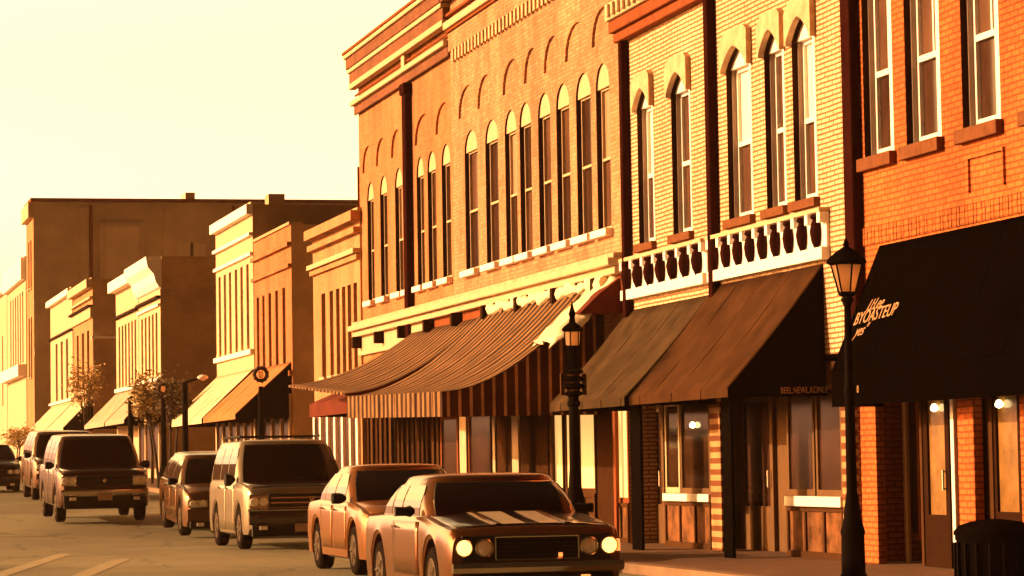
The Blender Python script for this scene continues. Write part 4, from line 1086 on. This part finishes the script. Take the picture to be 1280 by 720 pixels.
    if P.get('stripes'):  # pale bands that paint reflections onto the bonnet top
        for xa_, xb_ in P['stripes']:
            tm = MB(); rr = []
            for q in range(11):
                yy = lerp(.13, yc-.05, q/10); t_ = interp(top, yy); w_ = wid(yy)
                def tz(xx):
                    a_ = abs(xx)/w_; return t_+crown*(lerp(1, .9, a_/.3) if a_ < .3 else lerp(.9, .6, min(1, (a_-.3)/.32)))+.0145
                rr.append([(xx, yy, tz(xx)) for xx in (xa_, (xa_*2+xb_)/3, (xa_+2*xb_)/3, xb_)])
            tm.loft(rr, closed=False); tm.build('bonnet_reflection', M['reflection_paint'], root, smooth=True)
    # wheels
    for wy in (yf, yr):
        for s_ in (-1, 1):
            xo = s_*(hw-.02); wi = .21
            tm = MB(); q = [(wr*.62, 0), (wr*.93, 0), (wr, .03), (wr, wi-.03), (wr*.93, wi), (wr*.62, wi)]
            tm.lathe([(a, -s_*b) for a, b in q], (xo, wy, wr), axis='x', n=28); wo = tm.build('wheel', M['tyre'], root, smooth=True)
            rm = MB(); rm.lathe([(wr*.64, .004*s_), (wr*.60, .008*s_), (wr*.55, -.03*s_), (wr*.20, -.035*s_), (wr*.16, .004*s_), (.001, .008*s_)], (xo, wy, wr), axis='x', n=20)
            for q_ in range(5):
                a = 2*PI*q_/5; c0 = Vector((xo-.012*s_, wy+wr*.18*math.cos(a), wr+wr*.18*math.sin(a))); c1 = Vector((xo-.002*s_, wy+wr*.56*math.cos(a), wr+wr*.56*math.sin(a)))
                rm.tube(c0, c1, .032, .022, n=5)
            rm.build('rim', M['rim'], wo, smooth=True)
    # mirrors
    for s_ in (-1, 1):
        mz = zb_+.08; my = yc+P.get('miry', .30); mb_ = MB()
        mb_.loft([[(s_*(hw-.04+dx_), my+dy_*k_, mz+dz_*k_) for dy_, dz_ in ((-.05,-.055),(.03,-.07),(.05,0),(.03,.07),(-.05,.055),(-.07,0))] for dx_, k_ in ((0,.4),(.04,.9),(.09,P.get('mirk',1.1)),(.19,P.get('mirk',1.1)),(.21,.8))])
        mb_.build('mirror', M['underbody'] if P.get('blackmir', True) else body, root, smooth=True)
    # front end
    F = P['front']; nz = 0.0
    hl = interp(top, .05)
    def disc(x_, z_, r_, m_, name_, ring_=True):
        o_ = MB().lathe([(r_*1.18, 0), (r_*1.18, -.02), (r_*1.02, -.03), (r_*1.0, -.012), (.001, -.012)], (x_, -.012, z_), axis='y', n=24).build(name_, M['chrome'], root, smooth=True)
        MB().lathe([(r_*.99, -.014), (r_*.8, -.034), (r_*.45, -.046), (.001, -.05)], (x_, -.012, z_), axis='y', n=24).build('lens', M[m_], o_, smooth=True)
    if F == 'muscle':
        gz0, gz1 = hl-.285, hl-.055
        MB().box(-hw+.14, hw-.14, -.022, .05, gz0-.015, gz1+.015).build('front_panel', M['grille'], root, bevel=.01)
        gr = MB(); gr.box(-.42, .42, -.034, -.023, gz0+.01, gz1-.01); go = gr.build('grille', M['underbody'], root)
        gb = MB()
        for i in range(5): gb.box(-.41, .41, -.042, -.035, gz0+.04+i*.04, gz0+.048+i*.04)
        gb.build('grille_bars', M['grille'], go)
        tr = MB()
        for a_, b_ in (((-.43, gz1), (.43, gz1)), ((-.43, gz0), (.43, gz0)), ((-.43, gz0), (-.43, gz1)), ((.43, gz0), (.43, gz1))): tr.tube((a_[0], -.036, a_[1]), (b_[0], -.036, b_[1]), .011, n=6)
        tr.build('grille_surround', M['chrome'], go)
        zc_ = (gz0+gz1)/2+.01
        for s_ in (-1, 1):
            disc(s_*.755, zc_, .078, 'lens_lit', 'headlight'); disc(s_*.545, zc_-.003, .082, 'lens', 'headlight')
        MB().box(hw-.085, hw-.045, -.03, .03, zc_-.06, zc_+.06).build('marker_lamp', M['amber'], root)
        MB().box(.22, .26, -.05, -.036, gz0+.02, gz0+.06).build('badge', M['amber'], root)
        bz = gz0-.075
        bp = MB(); bp.loft([[(sx*(hw-.03), yy_, bz+dz_) for yy_, dz_ in ((-.10,-.05),(-.13,0),(-.10,.05),(.0,.045),(.0,-.045))] for sx in (-1, -.5, 0, .5, 1)]); bp.build('bumper', M['chrome'], root, smooth=True)
        MB().box(-hw+.12, hw-.12, -.03, .08, clear-.02, bz-.06).build('valance', M['underbody'], root, bevel=.02)
        for s_ in (-1, 1): MB().box(s_*.5-.05, s_*.5+.05, -.05, -.031, bz-.15, bz-.09).build('turn_signal', M['amber'], root, bevel=.01)
        # hood scoop ribs
        for s_ in (-1, 1):
            hr = MB(); hr.loft([[(s_*(.36+w0), yy_, interp(top, yy_)+.026-(abs(s_*.3)*.0)+zz__) for w0, zz__ in ((-.05,0),(-.02,.022),(.02,.022),(.05,0))] for yy_ in (.12, .5, .9, 1.3)], closed=False); hr.build('hood_rib', body, root, smooth=True)
    else:
        g0, g1 = P['grille_z']; gw = P['gw']
        MB().box(-gw, gw, -.03, .04, g0, g1).build('grille', M['grille'], root, bevel=.02)
        gb = MB(); nb_ = P.get('gbars', 3)
        for i in range(nb_): zz3 = lerp(g0+.03, g1-.03, (i+.5)/nb_); gb.box(-gw+.02, gw-.02, -.045, -.031, zz3-.012, zz3+.012)
        gb.build('grille_bars', M['chrome'] if F == 'suv' else M['trim_brown'], root)
        MB().lathe([(.04,-.006),(.045,-.012),(.035,-.02),(.001,-.022)], (P.get('bx', 0), -.04, (g0+g1)/2), axis='y', n=18).build('badge', M['chrome'], root)
        for s_ in (-1, 1):
            x0_, x1_ = s_*(gw+.02), s_*(hw-.06)
            o_ = MB().box(x0_, x1_, -.035, .06, g0+P.get('hl0', 0), g1-.01).build('headlight', M['chrome'], root, bevel=.02)
            lm = MB(); xx0, xx1 = sorted((x0_, x1_)); nL = 2 if F != 'pickup' else 2
            for q in range(nL):
                xc = lerp(xx0, xx1, (q+.5)/nL); rr_ = min((xx1-xx0)/nL*.46, (g1-g0-.03)*.46)
                lm.lathe([(rr_, 0), (rr_*.8, -.015), (.001, -.02)], (xc, -.036, (g0+P.get('hl0', 0)+g1)/2), axis='y', n=16)
            lm.build('lens', M['lens'], o_)
        bz0, bz1 = P['bump_z']
        bp = MB(); bp.loft([[(sx*(hw-.01-.05*(abs(sx) > .99)), yy_+.05*abs(sx)**3, z_) for yy_, z_ in ((-.06,bz0),(-.10,bz0+.04),(-.11,(bz0+bz1)/2),(-.10,bz1-.02),(-.06,bz1),(.06,bz1),(.06,bz0))] for sx in (-1,-.85,-.5,0,.5,.85,1)])
        bp.build('bumper', M[P.get('bump_m', P['paint'])], root, smooth=True)
        MB().box(-hw+.12, hw-.12, -.05, .1, clear-.02, bz0-.005).build('air_dam', M['underbody'], root)
        if P.get('strip'):
            sp2 = MB(); sp2.tube((-hw+.03, -.115, bz1-.01), (hw-.03, -.115, bz1-.01), .022, n=8); sp2.build('bumper_strip', M['chrome'], root, smooth=True)
        pz = P.get('plate_z', (bz0+bz1)/2); MB().box(-.16, .16, -.135, -.118, pz-.075, pz+.075).build('number_plate', M['plate'], root, bevel=.005)
        for s_ in (-1, 1): MB().box(s_*(hw-.38), s_*(hw-.24), -.12, -.05, bz0-.09, bz0-.02).build('fog_lamp', M['lens'], root)
    # rear lamps
    for s_ in (-1, 1): MB().box(s_*(hw-.30), s_*(hw-.14), L_-.02, L_+.02, interp(top, L_)-.28, interp(top, L_)-.12).build('tail_lamp', M['canvas_red'], root)
    MB().box(-hw+.08, hw-.08, L_-.02, L_+.09, .42, .58).build('rear_bumper', M['chrome'] if P.get('chrome_trim') else M[P['paint']], root, bevel=.02)
    # wipers
    wp = MB()
    for s_ in (-1, 1): wp.tube(front(s_*.2,.03)+Vector((0,-.02,0)), front(s_*.2+.5,.16)+Vector((0,-.015,0)), .007, n=4)
    wp.build('wiper', M['underbody'], root)
    if P.get('rack'):
        rk = MB()
        for s_ in (-1, 1): rk.tube((s_*(wt-.08), yct+.5, zt_+.08), (s_*(wt-.08), yrt-.1, zt_+.08), .022, n=6)
        for f in (.2, .5, .85):
            yy = lerp(yct+.5, yrt-.1, f); rk.tube((-wt+.08, yy, zt_+.08), (wt-.08, yy, zt_+.08), .018, n=6)
            for s_ in (-1, 1): rk.tube((s_*(wt-.08), yy, zt_-.01), (s_*(wt-.08), yy, zt_+.08), .015, n=5)
        rk.build('roof_rack', M['underbody'], root)
    ax = gz(y+yf); bx_ = gz(y+yr)
    root.location = (x, y, ax); root.rotation_euler = (math.atan2(bx_-ax, yr-yf), 0, rz)
    return root

MUSCLE = dict(L=4.55, W=1.83, H=1.38, paint='paint_bronze', wr=.33, axf=.86, axr=3.58, top=[(0,.79),(.1,.85),(.5,.885),(1.25,.96),(1.35,.965),(3.2,.96),(4.3,.93),(4.55,.86)],
    bonnet_m='paint_shade', stripes=[(-.44,-.07),(.07,.30)], cab=(1.26,3.85,1.78,3.15), belt=.93, sidewin=[(.16,.50),(.54,.72),(.76,.92)], doors=[(1.42,2.75)], front='muscle', chrome_trim=True, inset=.09, tumble=.13, nose=.04, lip=.02, miry=.5, mirk=.7)  # stripes: pale bands that paint reflections onto the bonnet
SEDAN = dict(L=4.7, W=1.82, H=1.5, paint='paint_copper', wr=.34, axf=.92, axr=3.72, top=[(0,.72),(.12,.84),(.5,.93),(1.3,1.0),(3.6,1.02),(4.5,.98),(4.7,.88)],
    cab=(1.2,4.0,2.0,3.15), belt=.97, sidewin=[(.18,.46),(.50,.76),(.79,.92)], doors=[(1.35,2.4),(2.42,3.35)], front='sedan', grille_z=(.55,.72), gw=.42, bump_z=(.30,.54), hl0=.02)
SUV = dict(bonnet_m='paint_shade', L=4.95, W=2.08, H=2.01, paint='paint_silver', wr=.39, axf=.95, axr=3.85, top=[(0,1.02),(.1,1.12),(.4,1.18),(1.25,1.23),(4.6,1.25),(4.95,1.2)],
    cab=(1.12,4.9,1.85,4.65), belt=1.20, sidewin=[(.13,.36),(.39,.62),(.65,.93)], doors=[(1.45,2.5),(2.52,3.45)], front='suv', grille_z=(.78,1.02), gw=.60, gbars=2, bump_z=(.46,.74), bump_m='paint_shade', strip=True, inset=.05, tumble=.16, bx=.18, rack=True, clear=.27, hl0=-.05, plate_z=.40, mirk=1.7, miry=.35, tum=.04)
CROSS = dict(L=4.5, W=1.84, H=1.63, paint='paint_gold', wr=.36, axf=.9, axr=3.6, top=[(0,.82),(.12,.92),(.5,1.0),(1.2,1.06),(4.3,1.08),(4.6,1.0)],
    cab=(1.05,4.45,1.85,3.9), belt=1.03, sidewin=[(.15,.42),(.46,.72),(.75,.92)], doors=[(1.35,2.35),(2.37,3.3)], front='sedan', grille_z=(.62,.80), gw=.42, bump_z=(.34,.60), tumble=.2)
PICK = dict(bonnet_m='paint_shade', L=5.4, W=2.03, H=1.92, paint='paint_maroon', wr=.38, axf=.98, axr=4.2, top=[(0,1.04),(.08,1.12),(.4,1.17),(1.3,1.21),(3.4,1.22),(5.4,1.22)],
    cab=(1.2,4.9,1.75,4.6), belt=1.18, sidewin=[(.13,.36),(.39,.62),(.65,.93)], doors=[(1.45,2.6),(2.62,3.6)], front='pickup', grille_z=(.83,1.06), gw=.60, gbars=2, bump_z=(.60,.76), bump_m='chrome', inset=.06, tumble=.16, clear=.34, plate_z=.58, mirk=1.2, tum=.04)
VAN = dict(PICK); VAN.update(L=5.0, W=1.98, H=1.92, paint='paint_gold', axr=3.9, cab=(1.0,4.95,1.6,4.8), top=[(0,.98),(.1,1.08),(.4,1.15),(1.1,1.22),(5.0,1.24)], bump_m='paint_gold')

vehicle('classic_car', 'bronze classic coupe with four round headlights and pale reflections painted on its bonnet, nearest the viewer', 'car', (6.36+.915, 28.2), MUSCLE)
vehicle('parked_sedan', 'copper orange car half hidden right behind the classic coupe', 'car', (8.38, 38.2), SEDAN)
vehicle('parked_suv', 'silver large utility vehicle with a roof rack, sunlit side and dark windscreen', 'car', (9.02, 52.0), SUV)
CROSS['paint'] = 'paint_gold'
vehicle('parked_car', 'dark gold car parked behind the silver utility vehicle', 'car', (8.70, 58.9), CROSS)
vehicle('pickup_truck', 'dark maroon truck with wide black grille driving in the left lane', 'truck', (6.74, 64.5), PICK)
vehicle('parked_van', 'tall gold brown van following the dark maroon truck', 'van', (7.55, 81.5), VAN)
C7 = dict(SEDAN); C7['paint'] = 'paint_black'
vehicle('distant_car', 'dark car cut off by the left edge of the view', 'car', (6.2, 93), C7)
